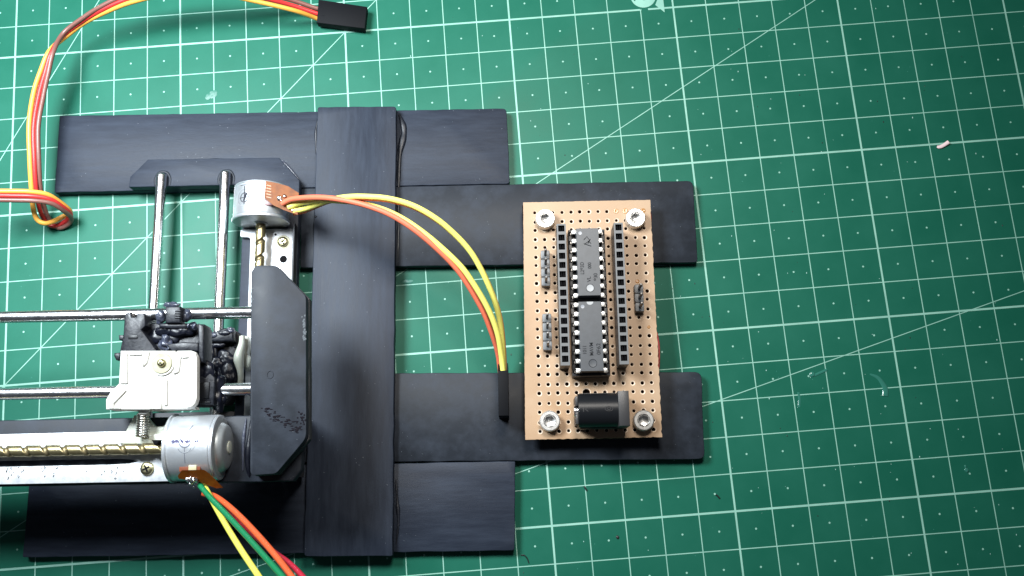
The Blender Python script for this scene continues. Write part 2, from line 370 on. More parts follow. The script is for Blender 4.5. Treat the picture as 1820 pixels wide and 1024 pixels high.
bead(base, [(0.94, 3.6, .3), (0.97, 3.0, .3), (0.96, 2.4, .3), (0.95, 1.8, .3)], 0.055)
bead(base, [(0.94, -4.4, .3), (0.98, -5.0, .3), (1.02, -5.5, .3), (0.96, -6.1, .3)], 0.06)
bead(base, [(-1.42, 3.7, .3), (-1.44, 3.1, .3), (-1.43, 2.4, .3), (-1.42, 1.9, .3)], 0.045)
for u, v, r in ((-1.2, 3.6, .035), (-1.36, 2.98, .035)):
    b = MB(); b.blob((u, v, 0.605), r, r, r * .7, 0.05); b.build('glue_drop', M_glue, base)

# ------------------------------------------------------------------ slides
def emblem(axis_o, axis_d, up, r, parent, kind):
    """print on a can: a = distance along the axis, t = arc length from the mid line"""
    axis_o = Vector(axis_o); d = Vector(axis_d).normalized(); up = Vector(up).normalized(); sd = d.cross(up)
    def P(a, t, h=0.004):
        th = t / r; return axis_o + d * a + (up * cos(th) + sd * sin(th)) * (r + h)
    def N(t): th = t / r; return up * cos(th) + sd * sin(th)
    def line(b, pts, wd, mi=0):
        for i in range(len(pts) - 1):
            (a0, t0), (a1, t1) = pts[i], pts[i + 1]; k = max(1, int(Vector((a1 - a0, t1 - t0)).length / 0.04))
            for q in range(k):
                A = (a0 + (a1 - a0) * q / k, t0 + (t1 - t0) * q / k); B = (a0 + (a1 - a0) * (q + 1) / k, t0 + (t1 - t0) * (q + 1) / k)
                b.ribbon([P(*A), P(*B)], wd, N((A[1] + B[1]) / 2), mi)
    return P, line
def make_motor(parent, o, d, length, r, up, cap, roll=0):
    o = Vector(o); d = Vector(d)
    m = MB()
    prof = [(0, r * .3), (0, r * 1.03), (.02, r * 1.05), (.06, r * 1.05), (.075, r * .995), (.1, r * .985), (.125, r), (length - .1, r), (length - .085, r * .98), (length - .06, r * .98), (length - .045, r * .995), (length - .012, r * .985), (length, r * .95), (length, .02)]
    m.lathe(o, d, prof, 64)
    can = m.build('stepper_motor', M_can, parent, angle=30)
    f = MB()
    f.lathe(o, -d, [(0, r * .98), (.004, r * .98), (.006, r * .96), (.006, .2), (.03, .19), (.032, .02)], 48)
    f.build('end_face', M_face, can)
    c = MB()
    if cap:
        c.lathe(o + d * length, d, [(0, r * .9), (.015, r * .86), (.02, r * .76), (.05, r * .74), (.13, r * .68), (.17, r * .58), (.18, r * .3), (.18, .01)], 48)
        c.build('end_cap', M_capm, can)
        c = MB(); c.lathe(o + d * (length + .18), d, [(0, .15), (.03, .145), (.035, .12), (.036, .01)], 28); c.build('bearing_pad', M_nylt, can)
    return can
def lead_screw(parent, o, d, L, r, pitch, hand=1, phase=0.0):
    o = Vector(o); d = Vector(d).normalized(); x = Vector((0, 0, 1)); y = d.cross(x)
    n = int(L / 0.02); seg = 36; vs = []; fs = []; mi = []
    rad = []
    for i in range(n + 1):
        for k in range(seg):
            a = 2 * pi * k / seg; s = ((i * 0.02 + phase - hand * pitch * a / (2 * pi)) % pitch) / pitch
            dd = min(abs(s - .5), 1) * pitch; q = max(0, min(1, (0.062 - dd) / 0.018)); rr = r - 0.05 * q; rad.append(q)
            vs.append(o + d * i * 0.02 + (x * cos(a) + y * sin(a)) * rr)
    b = MB(); 
    for i in range(n):
        for k in range(seg):
            l = (k + 1) % seg; fs.append((i * seg + k, i * seg + l, (i + 1) * seg + l, (i + 1) * seg + k))
    b.add(vs, fs)
    for j, f in enumerate(fs): b.m[j] = 1 if sum(rad[q] for q in f) > 2.4 else 0
    b.add([vs[k] for k in range(seg)], [tuple(range(seg))]); b.add([vs[n * seg + k] for k in range(seg)], [tuple(range(seg))])
    return b.build('lead_screw', [M_brass, M_brassd], parent, angle=60)
def cross_screw(parent, u, v, z, r, m=M_yel, washer=0.0, name='screw', rz=0.3):
    s = MB()
    s.lathe((u, v, z), (0, 0, 1), [(0, r * .98), (.03, r), (.07, r * .92), (.095, r * .7), (.1, r * .5), (.1, .005)], 32)
    so = s.build(name, m, parent)
    c = MB()
    for k in range(2):
        a = rz + k * pi / 2; dx, dy = cos(a), sin(a); l, w_ = r * .55, r * .13
        c.prism([(u + dx * l - dy * w_, v + dy * l + dx * w_), (u - dx * l - dy * w_, v - dy * l + dx * w_), (u - dx * l + dy * w_, v - dy * l - dx * w_), (u + dx * l + dy * w_, v + dy * l - dx * w_)], z + .05, z + .1015 + k * .001)
    c.build('cross_slot', M_dark, so)
    if washer:
        w_ = MB(); w_.lathe((u, v, z - .02), (0, 0, 1), [(0, washer), (.012, washer), (.02, washer * .96), (.02, r * .9)], 40); w_.build('washer', M_washer, so)
    return so
def rod(parent, a, c, r=0.15, name='guide_rod'):
    b = MB(); a = Vector(a); c = Vector(c); L = (c - a).length
    b.lathe(a, c - a, [(0, r * .8), (.03, r * .97), (.05, r), (L - .05, r), (L - .03, r * .97), (L, r * .8)], 40); return b.build(name, M_steel, parent)

# --- lower slide
ys = thing('lower_slide', 'lower slide with two upright steel rods, short brass screw and small round motor', 'slide', (-4, 0, .3))
b = MB()
b.prism(rough([(-6.74, 3.97), (-6.72, 4.28), (-6.25, 4.79), (-2.46, 4.77), (-1.84, 4.07), (-1.84, -4.0), (-3.43, -4.0), (-3.43, 3.97)], .3, .01, 7), 0.303, 0.62, 0.02)
b.build('mounting_plate', M_bu, ys, angle=50)
b = MB(); b.prism(rough([(-6.4, -4.2), (-6.4, -3.3), (-5.9, -2.5), (-3.44, -2.5), (-3.44, -4.2)], .3, .01, 8), 0.303, 0.6, 0.02); b.build('lower_end_block', M_pvc, ys)
YR = 0.72
rod(ys, (-5.78, 4.3, YR), (-5.78, -4.0, YR)); rod(ys, (-3.95, 4.33, YR), (-3.95, -4.0, YR))
for u in (-5.78, -3.95):
    b = MB(); b.tube(spline([(u - .2, 4.0, .6), (u - .21, 4.2, .61), (u - .1, 4.38, .62), (u + .1, 4.38, .62), (u + .21, 4.2, .61), (u + .2, 4.0, .6)], 6), 0.045, 10, flat=.7)
    b.build('glue_bead', M_bs, ys, angle=80)
bead(ys, [(-6.6, 4.45, .3), (-6.25, 4.83, .31), (-5.4, 4.83, .3), (-4.2, 4.86, .3), (-3.2, 4.82, .3)], .05, M_bs)
bead(ys, [(-2.45, 4.8, .31), (-2.2, 4.52, .32), (-1.95, 4.22, .31)], .06, M_gluec)
# metal chassis
b = MB()
b.prism(rcorner([(-3.13, -4.1), (-1.92, -4.1), (-1.92, 2.6), (-3.44, 2.6), (-3.44, 2.38), (-3.15, 2.36)], [.02, .02, .02, .05, .05, .08]), 0.622, 0.76, 0.015)
b.build('chassis', M_white_metal, ys)
b = MB(); b.prism([(-1.9, -4.1), (-1.86, -4.1), (-1.86, 2.7), (-1.9, 2.7)], 0.622, 1.0, 0); b.build('chassis_rim', M_pvc, ys)
YZ = 1.16
mo = make_motor(ys, (-2.76, 2.66, YZ), (0, 1, 0), 1.02, 0.755, (0, 0, 1), False)
P, line = emblem((-2.76, 2.66, YZ), (0, 1, 0), (0, 0, 1), 0.755, mo, 0)
b = MB()
def ring(b, line, ca, ct, R_, wd, a0=0, a1=360, mi=0):
    k = max(6, int((a1 - a0) / 15)); line(b, [(ca + R_ * cos(radians(a0 + (a1 - a0) * i / k)), ct + R_ * sin(radians(a0 + (a1 - a0) * i / k))) for i in range(k + 1)], wd, mi)
ca, ct = .53, -.30
c2 = MB(); ring(c2, line, ca, ct, .235, .03, 0, 360)
c2.build('emblem_halo', M_inkl, mo)
line(b, [(ca + .33, ct), (ca - .2, ct + .0)], .03); line(b, [(ca, ct - .17), (ca, ct + .42)], .018)
ring(b, line, ca, ct, .13, .022); line(b, [(ca - .1, ct - .02), (ca + .12, ct + .07)], .06); line(b, [(.89, -.45), (.88, .5)], .014)
b.build('emblem_print', M_ink, mo)
lead_screw(ys, (-2.76, 2.66, YZ), (0, -1, 0), 2.4, 0.135, 0.46, 1, .12)
b = MB(); b.lathe((-2.76, 2.655, YZ), (0, -1, 0), [(0, .2), (.04, .19), (.04, .1)], 28); b.build('shaft_bush', M_face, ys)
cross_screw(ys, -2.22, 2.2, 0.78, 0.15, M_yel, 0.2, rz=.5)
b = MB(); b.lathe((-2.2, 1.71, .75), (0, 0, 1), [(0, .105), (.014, .105), (.013, .001)], 24); b.build('screw_hole', M_dark, ys)
b = MB(); b.lathe((-2.44, 2.43, .755), (0, 0, 1), [(0, .035), (.008, .034), (.008, .001)], 16); b.build('rivet_hole', M_dark, ys)
# flex circuit of the lower motor, flat at the top of the can
fz = 1.93
fp = [dv(*p, fz) for p in ((472.6, 321.5), (469.7, 351.5), (486, 365), (506, 374), (529, 382), (531, 343), (512, 331), (494, 326))]
b = MB(); b.prism(fp, fz - .02, fz, 0); fl = b.build('flex_circuit', M_flex, mo)
b = MB()
for k in range(5):
    a = dv(473.5, 329 + k * 5.2, fz + .004); c = dv(482, 331 + k * 5.2, fz + .004); b.ribbon([a, c], .022)
b.build('trace', M_flexl, fl)
b = MB()
for x, y, r in ((497, 352, .07), (506, 349, .055), (500, 356, .05), (513, 366, .04), (520, 374, .04)): 
    b = MB(); p = dv(x, y, fz + .01); b.blob(p, r, r, r * .8, .5, 9); b.build('solder_joint', M_solder, fl)
b = MB(); p = dv(478, 361, 1.75); b.box(p.x - .1, p.x + .13, p.y - .1, p.y + .08, 1.6, 1.86, .01); b.build('coil_terminal', mat('maroon_terminal', (.1, .02, .02), .4), mo)

# --- raised slide
ZX = 3.4
xs = thing('raised_slide', 'raised slide with two level steel rods, long brass screw and motor on silver chassis', 'slide', (-4, -2.5, 0.6))
b = MB(); b.prism(rough([(-15, -4.47), (-1.15, -4.47), (-0.95, -4.2), (-0.95, -2.88), (-15, -2.88)], .4, .015, 11), 3.08, 3.4, .03); b.build('mounting_plate', M_bs, xs, angle=50)
PL = [(-2.19, .58), (-2.08, .74), (-1.56, .72), (-.82, -.06), (-.73, -3.5), (-1.42, -4.31), (-1.98, -4.34), (-2.03, -4.27)]
b = MB(); b.prism(rough([(x + (.012 if x > -1.9 else 0), y) for x, y in PL], .25, .01, 12), 3.402, 3.695, .012); b.build('end_plate', M_pvc, xs)
b = MB(); b.prism(rough(rcorner(PL, [.04, .05, .08, .1, .12, .06, .05, .03]), .25, .01, 13), 3.7, 4.0, .014); o = b.build('end_plate', M_bs, xs, angle=50); o['label'] = 'top black end plate with cut corners, scuffs and a small ring mark'
# marks on the plate
b = MB(); p = dv(480, 666, 4.004); b.tube([p + Vector((.075 * cos(a * pi / 8), .09 * sin(a * pi / 8), 0)) for a in range(17)], .012, 6); b.build('ring_mark', M_bs, xs)
b = MB(); rnd = random.Random(3)
for k in range(70):
    t = rnd.random(); x = 468 + 68 * t + rnd.gauss(0, 3.5); y = 727 + 40 * t + rnd.gauss(0, 5) * (0.4 + t); p = dv(x, y, 4.0)
    b.blob(p, .025 + .03 * rnd.random(), .015, .012, .5, 15, seg=6, rings=4)
for k in range(22):
    x = 535 + rnd.gauss(0, 4); y = 745 + rnd.gauss(0, 7); p = dv(min(x, 543), y, 4.0); b.blob(p, .02, .025, .012, .5, 15, seg=6, rings=4)
b.build('scratched_paint', mat('scraped_paint', (.006, .005, .008), .7, spec=.1), xs)['kind'] = 'stuff'
b = MB()
for k in range(40):
    y = 560 + 45 * rnd.random(); p = dv(541 + rnd.gauss(0, 1.6), y, 4.0); b.blob(p, .02, .03, .006, .6, 15, seg=6, rings=4)
for k in range(8):
    p = dv(447 + abs(rnd.gauss(0, 2)), 525 + rnd.gauss(0, 7), 4.0); b.blob(p, .02, .035, .008, .6, 15, seg=6, rings=4)
b.build('chipped_edge', mat('pale_chips', (.05, .06, .07), .6), xs)['kind'] = 'stuff'
bead(xs, [(-2.2, -2.95, 3.42), (-2.23, -3.5, 3.44), (-2.25, -4.0, 3.44), (-2.2, -4.35, 3.42)], .09, M_glue)
bead(xs, [(-2.33, -2.95, 3.42), (-2.38, -3.5, 3.42), (-2.36, -4.2, 3.42)], .05, M_gluec)
b = MB(); b.box(-2.1, -1.5, -4.3, -2.6, .6, 3.08, .02); b.build('riser_block', M_pvc, xs)
b = MB(); b.box(-14.5, -13.9, -4.3, -2.6, .003, 3.08, .02); b.build('riser_block', M_pvc, xs)
b = MB(); b.box(-14.5, -13.9, -2.5, 0, .003, 3.4, .02); b.build('riser_block', M_pvc, xs)
rod(xs, (-14.5, -.36, 3.62), (-2.0, -.36, 3.62)); rod(xs, (-14.5, -2.26, 3.62), (-2.0, -2.26, 3.62))
# chassis
b = MB(); b.prism([(-14.4, -4.42), (-3.2, -4.42), (-3.2, -3.2), (-14.4, -3.26), (-14.4, -3.86), (-5.5, -3.86), (-5.1, -3.88), (-4.85, -3.93), (-5.1, -3.98), (-5.5, -4.0), (-14.4, -4.0)], 3.402, 3.5, .012); b.build('chassis', M_white_metal, xs)  # slot shaped to stand for the shadow band below the lead screw
b = MB(); rnd = random.Random(5)
for k in range(46):
    x = rnd.choice([12, 22, 38, 50, 78, 98, 102, 156, 185, 200, 208, 222]) + rnd.gauss(0, 3); y = 829 + abs(rnd.gauss(0, 9)); y = min(y, 850); p = dv(x, y, 3.503)
    l = .02 + .05 * rnd.random(); b.ribbon([p, p + Vector((-.02, -l, 0))], .012 + .012 * rnd.random())
b.build('glue_stain', M_dark, xs)['kind'] = 'stuff'
XZ = 3.8
mo2 = make_motor(xs, (-3.94, -3.66, XZ), (1, 0, 0), 1.15, .775, (0, 0, 1), True)
P, line = emblem((-3.94, -3.66, XZ), (1, 0, 0), (0, 0, 1), .775, mo2, 0)
b = MB(); ca, ct = .53, -.1     # t positive = toward +v
def sgn(t): return t
ring(b, line, ca, ct, .13, .03); line(b, [(ca + .12, ct - .42), (ca, ct - .16)], .022); line(b, [(ca, ct + .14), (ca, ct + .5)], .014)
ring(b, line, ca, ct + .1, .16, .01, 20, 160)
b.build('emblem_print', mat('motor_print_slate', (.12, .13, .16), .5, .2), mo2)
c2 = MB(); ring(c2, line, ca, ct - .02, .27, .02, -80, 100); c2.build('emblem_halo', M_inkl, mo2)
b = MB(); rnd = random.Random(8)
for k in range(26):
    a = ca - .31 + .6 * k / 25; 
    if rnd.random() < .85: line(b, [(a, ct - .045 + rnd.uniform(-.02, .02)), (a + .015, ct + .03 + rnd.uniform(-.02, .02))], .02 + .014 * rnd.random())
b.build('emblem_print', mat('violet_stamp_ink', (.03, .03, .1), .6), mo2)
lead_screw(xs, (-3.94, -3.66, XZ), (-1, 0, 0), 10.4, .135, .462, 1, 0.0)
b = MB(); b.lathe((-3.95, -3.66, XZ), (-1, 0, 0), [(0, .19), (.1, .18), (.12, .14)], 28); b.build('shaft_bush', M_yel, xs)
cross_screw(xs, *dv(262, 833, 3.5), .165, M_yel, 0, rz=.45)
b = MB(); p = dv(305, 838, 3.5); b.blob((p.x, p.y, 3.5), .1, .14, .02, .2); b.build('chassis_notch', M_dark, xs)
# flex circuit at the side of the raised motor
b = MB()
A = [dv(316, 846, 4.36), dv(323, 836, 4.5), dv(362, 835, 4.5), dv(372, 842, 4.42), dv(396, 867, 4.12), dv(384, 868, 4.05), dv(350, 855, 4.25), dv(318, 851, 4.3)]
b.add(A + [p + Vector((0, 0, -.03)) for p in A], [tuple(range(8)), tuple(range(15, 7, -1))] + [(i, (i + 1) % 8, 8 + (i + 1) % 8, 8 + i) for i in range(8)])
fl2 = b.build('flex_circuit', M_flex, mo2)
b = MB(); p = dv(341, 829, 4.35); b.box(p.x - .27, p.x + .22, p.y - .12, p.y + .06, 4.1, 4.42, .01)
w1 = b.build('terminal_window', mat('amber_window', (.16, .045, .02), .35), mo2)
b = MB(); p = dv(342, 829, 4.43); b.box(p.x - .09, p.x + .1, p.y - .11, p.y + .04, 4.3, 4.45, .02); b.build('coil_terminal', mat('olive_terminal', (.4, .36, .22), .4), mo2)
b = MB(); rnd = random.Random(2)
for x, y, r in ((338, 851, .08), (345, 852, .08), (332, 850, .05), (340, 860, .05), (349, 858, .06), (344, 866, .035), (353, 862, .05)):
    b = MB(); b.blob(dv(x, y, 4.3 if y < 856 else 4.15), r, r, r * .8, .7, 10); b.build('solder_joint', M_solder, fl2)

# ------------------------------------------------------------------ tool carriage on the raised rods
tc_ = thing('tool_carriage', 'black and white plastic carriage with round screw and coil spring riding on the raised rods', 'carriage', (-4.2, -1.5, 3.3))
def px_poly(pts, z, ox=180, oy=530, k=4.875): return [dv(ox + x / k, oy + y / k, z)[:2] for x, y in pts]
b = MB()
b.prism(px_poly([(200, 160), (215, 125), (255, 120), (262, 165), (300, 165), (312, 122), (375, 135), (385, 235), (345, 272), (478, 452), (480, 600), (160, 600), (160, 460), (190, 310)], 4.12), 3.35, 4.12, .025)
b.prism(px_poly([(150, 320), (195, 320), (195, 362), (152, 360)], 3.9), 3.7, 3.9, .02)
b.prism(px_poly([(110, 475), (165, 470), (165, 530), (125, 535), (108, 500)], 3.7), 3.5, 3.7, .03)
b.prism(px_poly([(400, 215), (890, 225), (895, 560), (975, 690), (975, 930), (800, 930), (480, 930), (470, 450), (345, 272)], 3.75), 3.2, 3.75, .03)
b.prism(px_poly([(838, 215), (888, 240), (888, 560), (842, 545)], 4.15), 3.5, 4.15, .03)
b.prism(px_poly([(842, 548), (868, 570), (985, 690), (975, 925), (842, 918)], 3.95), 3.4, 3.95, .03)
b.prism(px_poly([(560, 400), (610, 460), (840, 460), (840, 385), (700, 380)], 4.05), 3.5, 4.05, .03)
body = b.build('carriage_body', M_plas, tc_, angle=50)
b = MB()
b.box(*[f(dv(180 + x / 4.875, 530 + 330 / 4.875, 4.14).x for x in (232, 312)) for f in (min, max)], dv(228, 530 + 355 / 4.875, 4.14).y, dv(228, 530 + 322 / 4.875, 4.14).y, 4.05, 4.135, .01)
b.build('moulded_detail', M_plasm, body); b = MB()
p = dv(180 + 895 / 4.875, 530 + 800 / 4.875, 3.95); b.box(p.x - .17, p.x + .12, p.y - .2, p.y + .2, 3.8, 3.99, .03); b.box(p.x - .15, p.x + .16, p.y - .3, p.y - .27, 3.8, 3.98, .01)
b.build('moulded_detail', M_plasm, body)
b = MB()
b.prism(px_poly([(555, 75), (685, 70), (685, 215), (555, 215)], 4.1), 3.75, 4.1, .03)
b.prism(px_poly([(500, 215), (620, 208), (735, 215), (740, 260), (620, 265), (495, 255)], 4.0), 3.7, 4.0, .05)
p = dv(180 + 655 / 4.875, 530 + 140 / 4.875, 4.1)
for k in range(4): b.box(p.x - .04, p.x + .1, p.y - .1 + k * .055, p.y - .075 + k * .055, 4.08, 4.13, .005)
b.build('rod_clip', M_plas, tc_, angle=50)
b = MB()
for x, y, z, rx, ry, rz in ((515, 165, 3.78, .12, .16, .14), (730, 150, 3.78, .13, .17, .16), (620, 60, 3.75, .2, .08, .1), (750, 240, 3.9, .1, .08, .08)):
    b = MB(); b.blob(dv(180 + x / 4.875, 530 + y / 4.875, z), rx, ry, rz * .8, .5, 6, seg=28, rings=18); b.build('glue_lump', M_gluec, tc_, angle=80)
b = MB()
for x, y, z, rx, ry, rz in ((560, 290, 3.8, .22, .12, .15), (700, 290, 3.85, .24, .12, .14), (800, 250, 3.95, .12, .12, .16), (480, 330, 3.75, .22, .2, .1), (620, 340, 3.75, .3, .15, .1), (900, 640, 3.9, .2, .22, .1), (1010, 800, 3.6, .16, .5, .3), (1040, 700, 3.6, .12, .12, .2), (1050, 880, 3.6, .12, .1, .15)):
    b = MB(); b.blob(dv(180 + x / 4.875, 530 + y / 4.875, z), rx * 1.1, ry * 1.1, rz * .7, .4, 4, seg=30, rings=20); b.build('glue_lump', M_glue, tc_, angle=80)
b = MB()
for x, y, z, rx, ry, rz in ((560, 390, 3.85, .13, .2, .1), (600, 430, 3.9, .08, .1, .1), (810, 250, 4.05, .06, .07, .06)):
    b = MB(); b.blob(dv(180 + x / 4.875, 530 + y / 4.875, z), rx, ry, rz, .8, 9, seg=26, rings=16); b.build('glue_lump', M_gluec, tc_, angle=80)
# white plate: floor, raised rims and ribs
wz = 4.3
out = [(165, 455), (640, 455), (642, 485), (655, 455), (775, 453), (812, 465), (833, 500), (838, 540), (835, 870), (822, 915), (795, 945), (755, 960), (545, 968), (38, 965), (38, 880), (75, 815), (150, 740)]
b = MB(); b.prism(px_poly(out, wz), 4.16, wz, .03); 
b.prism(px_poly([(60, 965), (545, 968), (800, 955), (800, 935), (60, 930)], 4.2), 3.75, 4.2, .01)
wp = b.build('tool_plate', M_nyl, tc_, angle=50)
b = MB()
for pp in ([(168, 458), (225, 458), (225, 740), (160, 740)], [(350, 458), (420, 458), (395, 560), (355, 600)], [(228, 458), (348, 458), (348, 495), (228, 492)],
           [(760, 462), (790, 462), (815, 478), (830, 520), (828, 870), (812, 915), (780, 945), (740, 950)], [(640, 490), (690, 500), (672, 640), (620, 660)], [(690, 490), (758, 480), (758, 515), (692, 520)],
           [(60, 960), (85, 900), (200, 780), (215, 800), (105, 915), (105, 960)], [(108, 945), (160, 945), (160, 962), (108, 962)], [(415, 905), (520, 905), (520, 962), (415, 962)],
           [(540, 700), (570, 700), (570, 930), (540, 930)]):
    b = MB(); b.prism(rcorner(px_poly(pp, wz + .05), .03), wz - .02, wz + .05, .02); b.build('moulded_rib', M_nyl, wp, angle=50)
b = MB(); p = dv(180 + 525 / 4.875, 530 + 565 / 4.875, wz + .06)
b.lathe((p.x, p.y, wz - .02), (0, 0, 1), [(0, .29), (.07, .285), (.07, .1)], 40); b.build('screw_boss', M_nyl, wp)
sc = cross_screw(tc_, p.x, p.y, wz + .065, .1, M_yel, 0.245, rz=.75)
for c in sc.children:
    if c.name.startswith('washer'): c.location.z += .01
b = MB(); p = dv(255, 731, 4.05); b.box(p.x - .1, p.x + .1, p.y - .08, p.y + .15, 3.9, 4.12, .02); b.build('spring_stud', M_nyl, tc_)
b = MB(); p0 = dv(255, 735, 3.95); H = .56; n = 10
b.tube([Vector((p0.x + .145 * cos(2 * pi * t / 16), p0.y - H * t / (16 * n), 3.93 + .145 * sin(2 * pi * t / 16))) for t in range(16 * n + 1)], .019, 6)
b.build('coil_spring', M_spring, tc_, angle=80)
b = MB()
b.prism([dv(x, y, 3.62)[:2] for x, y in ((238, 738), (258, 738), (276, 758), (290, 758), (306, 738), (322, 738), (322, 790), (250, 791), (211, 788), (217, 778))], 3.5, 3.62, .03)
b.prism([dv(x, y, 3.75)[:2] for x, y in ((236, 772), (268, 770), (300, 772), (300, 790), (240, 790))], 3.6, 3.74, .04)
b.build('screw_follower', M_nylt, tc_, angle=50)
b = MB(); p = dv(277, 786, 3.95); b.prism([(p.x - .09, p.y + .05), (p.x + .1, p.y + .05), (p.x + .03, p.y - .06), (p.x - .03, p.y - .06)], 3.7, 3.98, .01); b.build('follower_tooth', M_dark, tc_)

# ------------------------------------------------------------------ bed carriage on the lower rods
bc = thing('bed_carriage', 'black plastic carriage with milky nylon follower on the lower rods beside the end plate', 'carriage', (-3.7, -1.2, .62))
def q6(pts, z): return [dv(340 + x / 5.69, 560 + y / 5.69, z)[:2] for x, y in pts]
b = MB()
b.prism(q6([(60, 190), (200, 175), (330, 130), (420, 140), (430, 260), (300, 270), (60, 270)], 1.5), .7, 1.5, .05)
b.prism(q6([(430, 150), (500, 200), (470, 330), (430, 330)], 1.2), .65, 1.2, .03)
b.prism(q6([(60, 250), (480, 260), (430, 440), (430, 760), (360, 900), (60, 900)], 1.15), .62, 1.15, .04)
b.prism(q6([(60, 280), (250, 280), (260, 560), (60, 560)], 1.35), .9, 1.35, .05)
bo = b.build('carriage_body', M_plas, bc, angle=50)
b = MB()
for x, y, z, rx, ry, rz in ((340, 440, 1.25, .22, .2, .12), (370, 600, 1.25, .2, .3, .15), (180, 380, 1.4, .12, .25, .1), (120, 620, 1.3, .3, .3, .2), (330, 180, 1.52, .14, .07, .05), (240, 500, 1.3, .2, .2, .15), (250, 300, 1.35, .25, .08, .1)):
    b = MB(); b.blob(dv(340 + x / 5.69, 560 + y / 5.69, z), rx * 1.1, ry * 1.1, rz * .7, .4, 4, seg=30, rings=20); b.build('glue_lump', M_glue, bc, angle=80)
for x, y, rx, ry in ((210, 205, .18, .09), (400, 150, .1, .08)):
    b = MB(); b.blob(dv(340 + x / 5.69, 560 + y / 5.69, 1.46), rx, ry, .08, .7, 8, seg=26, rings=16); b.build('glue_lump', M_gluec, bc, angle=80)
b = MB()
b.tube(spline([dv(340 + x / 5.69, 560 + y / 5.69, 1.35) for x, y in ((515, 215), (510, 300), (480, 430), (490, 520), (500, 620), (490, 760))], 6),
       [.075 + .06 * math.exp(-((i - 13) / 6) ** 2) for i in range(31)], 14, flat=1.2)
b.prism(q6([(500, 200), (575, 215), (585, 300), (560, 380), (600, 430), (590, 520), (540, 560), (500, 420)], 1.2), .85, 1.2, .06)
b.build('screw_follower', M_nylt, bc, angle=70)

# ------------------------------------------------------------------ circuit board
ZB = 0.9
cb = thing('circuit_board', 'tan perforated circuit board with two chips, socket strips and black power jack', 'circuit board', (6.3, -.2, .3))
HU = lambda i: 4.872 + .2535 * i
HV = lambda j: 2.875 - .2540 * j - (.018 if j % 2 else 0)
import itertools
b = MB(); top = ZB; bot = ZB - .16
NS = 12
VB = [3.17] + [(HV(j) + HV(j + 1)) / 2 for j in range(24)] + [-3.345]
VB[0] = 3.0; UB = [4.745 + .2535 * i for i in range(14)]
screws = [(5.15, 2.62), (7.66, 2.59), (5.13, -2.97), (7.62, -3.0)]
for j in range(25):
    for i in range(13):
        cu, cvv = HU(i), HV(j); r = .047 * (1 + .12 * random.uniform(-1, 1)); cu += random.uniform(-.006, .006); cvv += random.uniform(-.006, .006)
        u0, u1, v1, v0 = UB[i], UB[i + 1], VB[j], VB[j + 1]
        if (i, j) == (5, 20): r = .104; cvv = HV(20) - .0
        K = 12; outp = []
        for k in range(K):
            a = 2 * pi * (k + .5) / K; dx, dy = cos(a), sin(a)
            tx = ((u1 - cu) / dx if dx > 0 else (u0 - cu) / dx) if abs(dx) > 1e-6 else 9; ty = ((v1 - cvv) / dy if dy > 0 else (v0 - cvv) / dy) if abs(dy) > 1e-6 else 9
            t = min(tx, ty); outp.append((cu + dx * t, cvv + dy * t, top))
        r2 = r + random.uniform(.014, .03)
        mid = [(cu + r2 * cos(2 * pi * (k + .5) / K), cvv + r2 * sin(2 * pi * (k + .5) / K), top) for k in range(K)]
        inn = [(cu + r * cos(2 * pi * (k + .5) / K), cvv + r * sin(2 * pi * (k + .5) / K), top - .012) for k in range(K)]
        low = [(x, y, bot) for x, y, _ in inn]
        vs = outp + mid + inn + low + [(u0, v0, top), (u1, v0, top), (u1, v1, top), (u0, v1, top)]
        fs = [(k, (k + 1) % K, K + (k + 1) % K, K + k) for k in range(K)]; b.add(vs, [], 0); n0 = len(b.v) - len(vs)
        def F(f, mi): b.f.append(tuple(n0 + q for q in f)); b.m.append(mi)
        for f in fs: F(f, 0)
        for k in range(K): F((K + k, K + (k + 1) % K, 2 * K + (k + 1) % K, 2 * K + k), 1)
        for k in range(K): F((2 * K + k, 2 * K + (k + 1) % K, 3 * K + (k + 1) % K, 3 * K + k), 2)
        for k in range(K):            # corner fillers
            p, q = outp[k], outp[(k + 1) % K]
            if abs(p[0] - q[0]) > 1e-6 and abs(p[1] - q[1]) > 1e-6:
                cidx = 4 * K + (0 if (max(p[1], q[1]) < (v0 + v1) / 2 + .2 and min(p[1], q[1]) <= v0 + 1e-5 and min(p[0], q[0]) <= u0 + 1e-5) else
                                1 if (min(p[1], q[1]) <= v0 + 1e-5 and max(p[0], q[0]) >= u1 - 1e-5) else 2 if (max(p[0], q[0]) >= u1 - 1e-5) else 3)
                F((k, cidx, (k + 1) % K), 0)
U0, U1, V0, V1 = UB[0], UB[-1], VB[-1], VB[0]
def margin(poly): b.prism(poly, bot, top, 0, 0)
# outer margins as strips (top faces coplanar and butting), ragged on the right and below
def strip(inner, outer):
    n = len(inner); vs = [(x, y, top) for x, y in inner] + [(x, y, top) for x, y in outer] + [(x, y, bot) for x, y in outer]
    b.add(vs, [(i, i + 1, n + i + 1, n + i) for i in range(n - 1)], 0)
    b.add(vs, [(n + i, n + i + 1, 2 * n + i + 1, 2 * n + i) for i in range(n - 1)], 2)
rn = random.Random(4)
n = 100
ysn = [V0 + (V1 - V0) * k / n for k in range(n + 1)]
def scal(c, per, ph, amp): s = abs(sin(pi * (c - ph) / per)); return amp * (1 - s ** .6)
strip([(U1, y) for y in ysn], [(8.13 - scal(y, .254, .02, .024) * (0.4 + 1.2 * abs(noise.noise(Vector((y * 1.1, 3, 1))))) + .008 * rn.uniform(-1, 1) - .0 * y, y) for y in ysn])
strip([(U0, y) for y in ysn], [(4.512 + .04 * y / 3.2 + .004 * rn.uniform(-1, 1), y) for y in ysn])
xsn = [U0 + (U1 - U0) * k / 60 for k in range(61)]
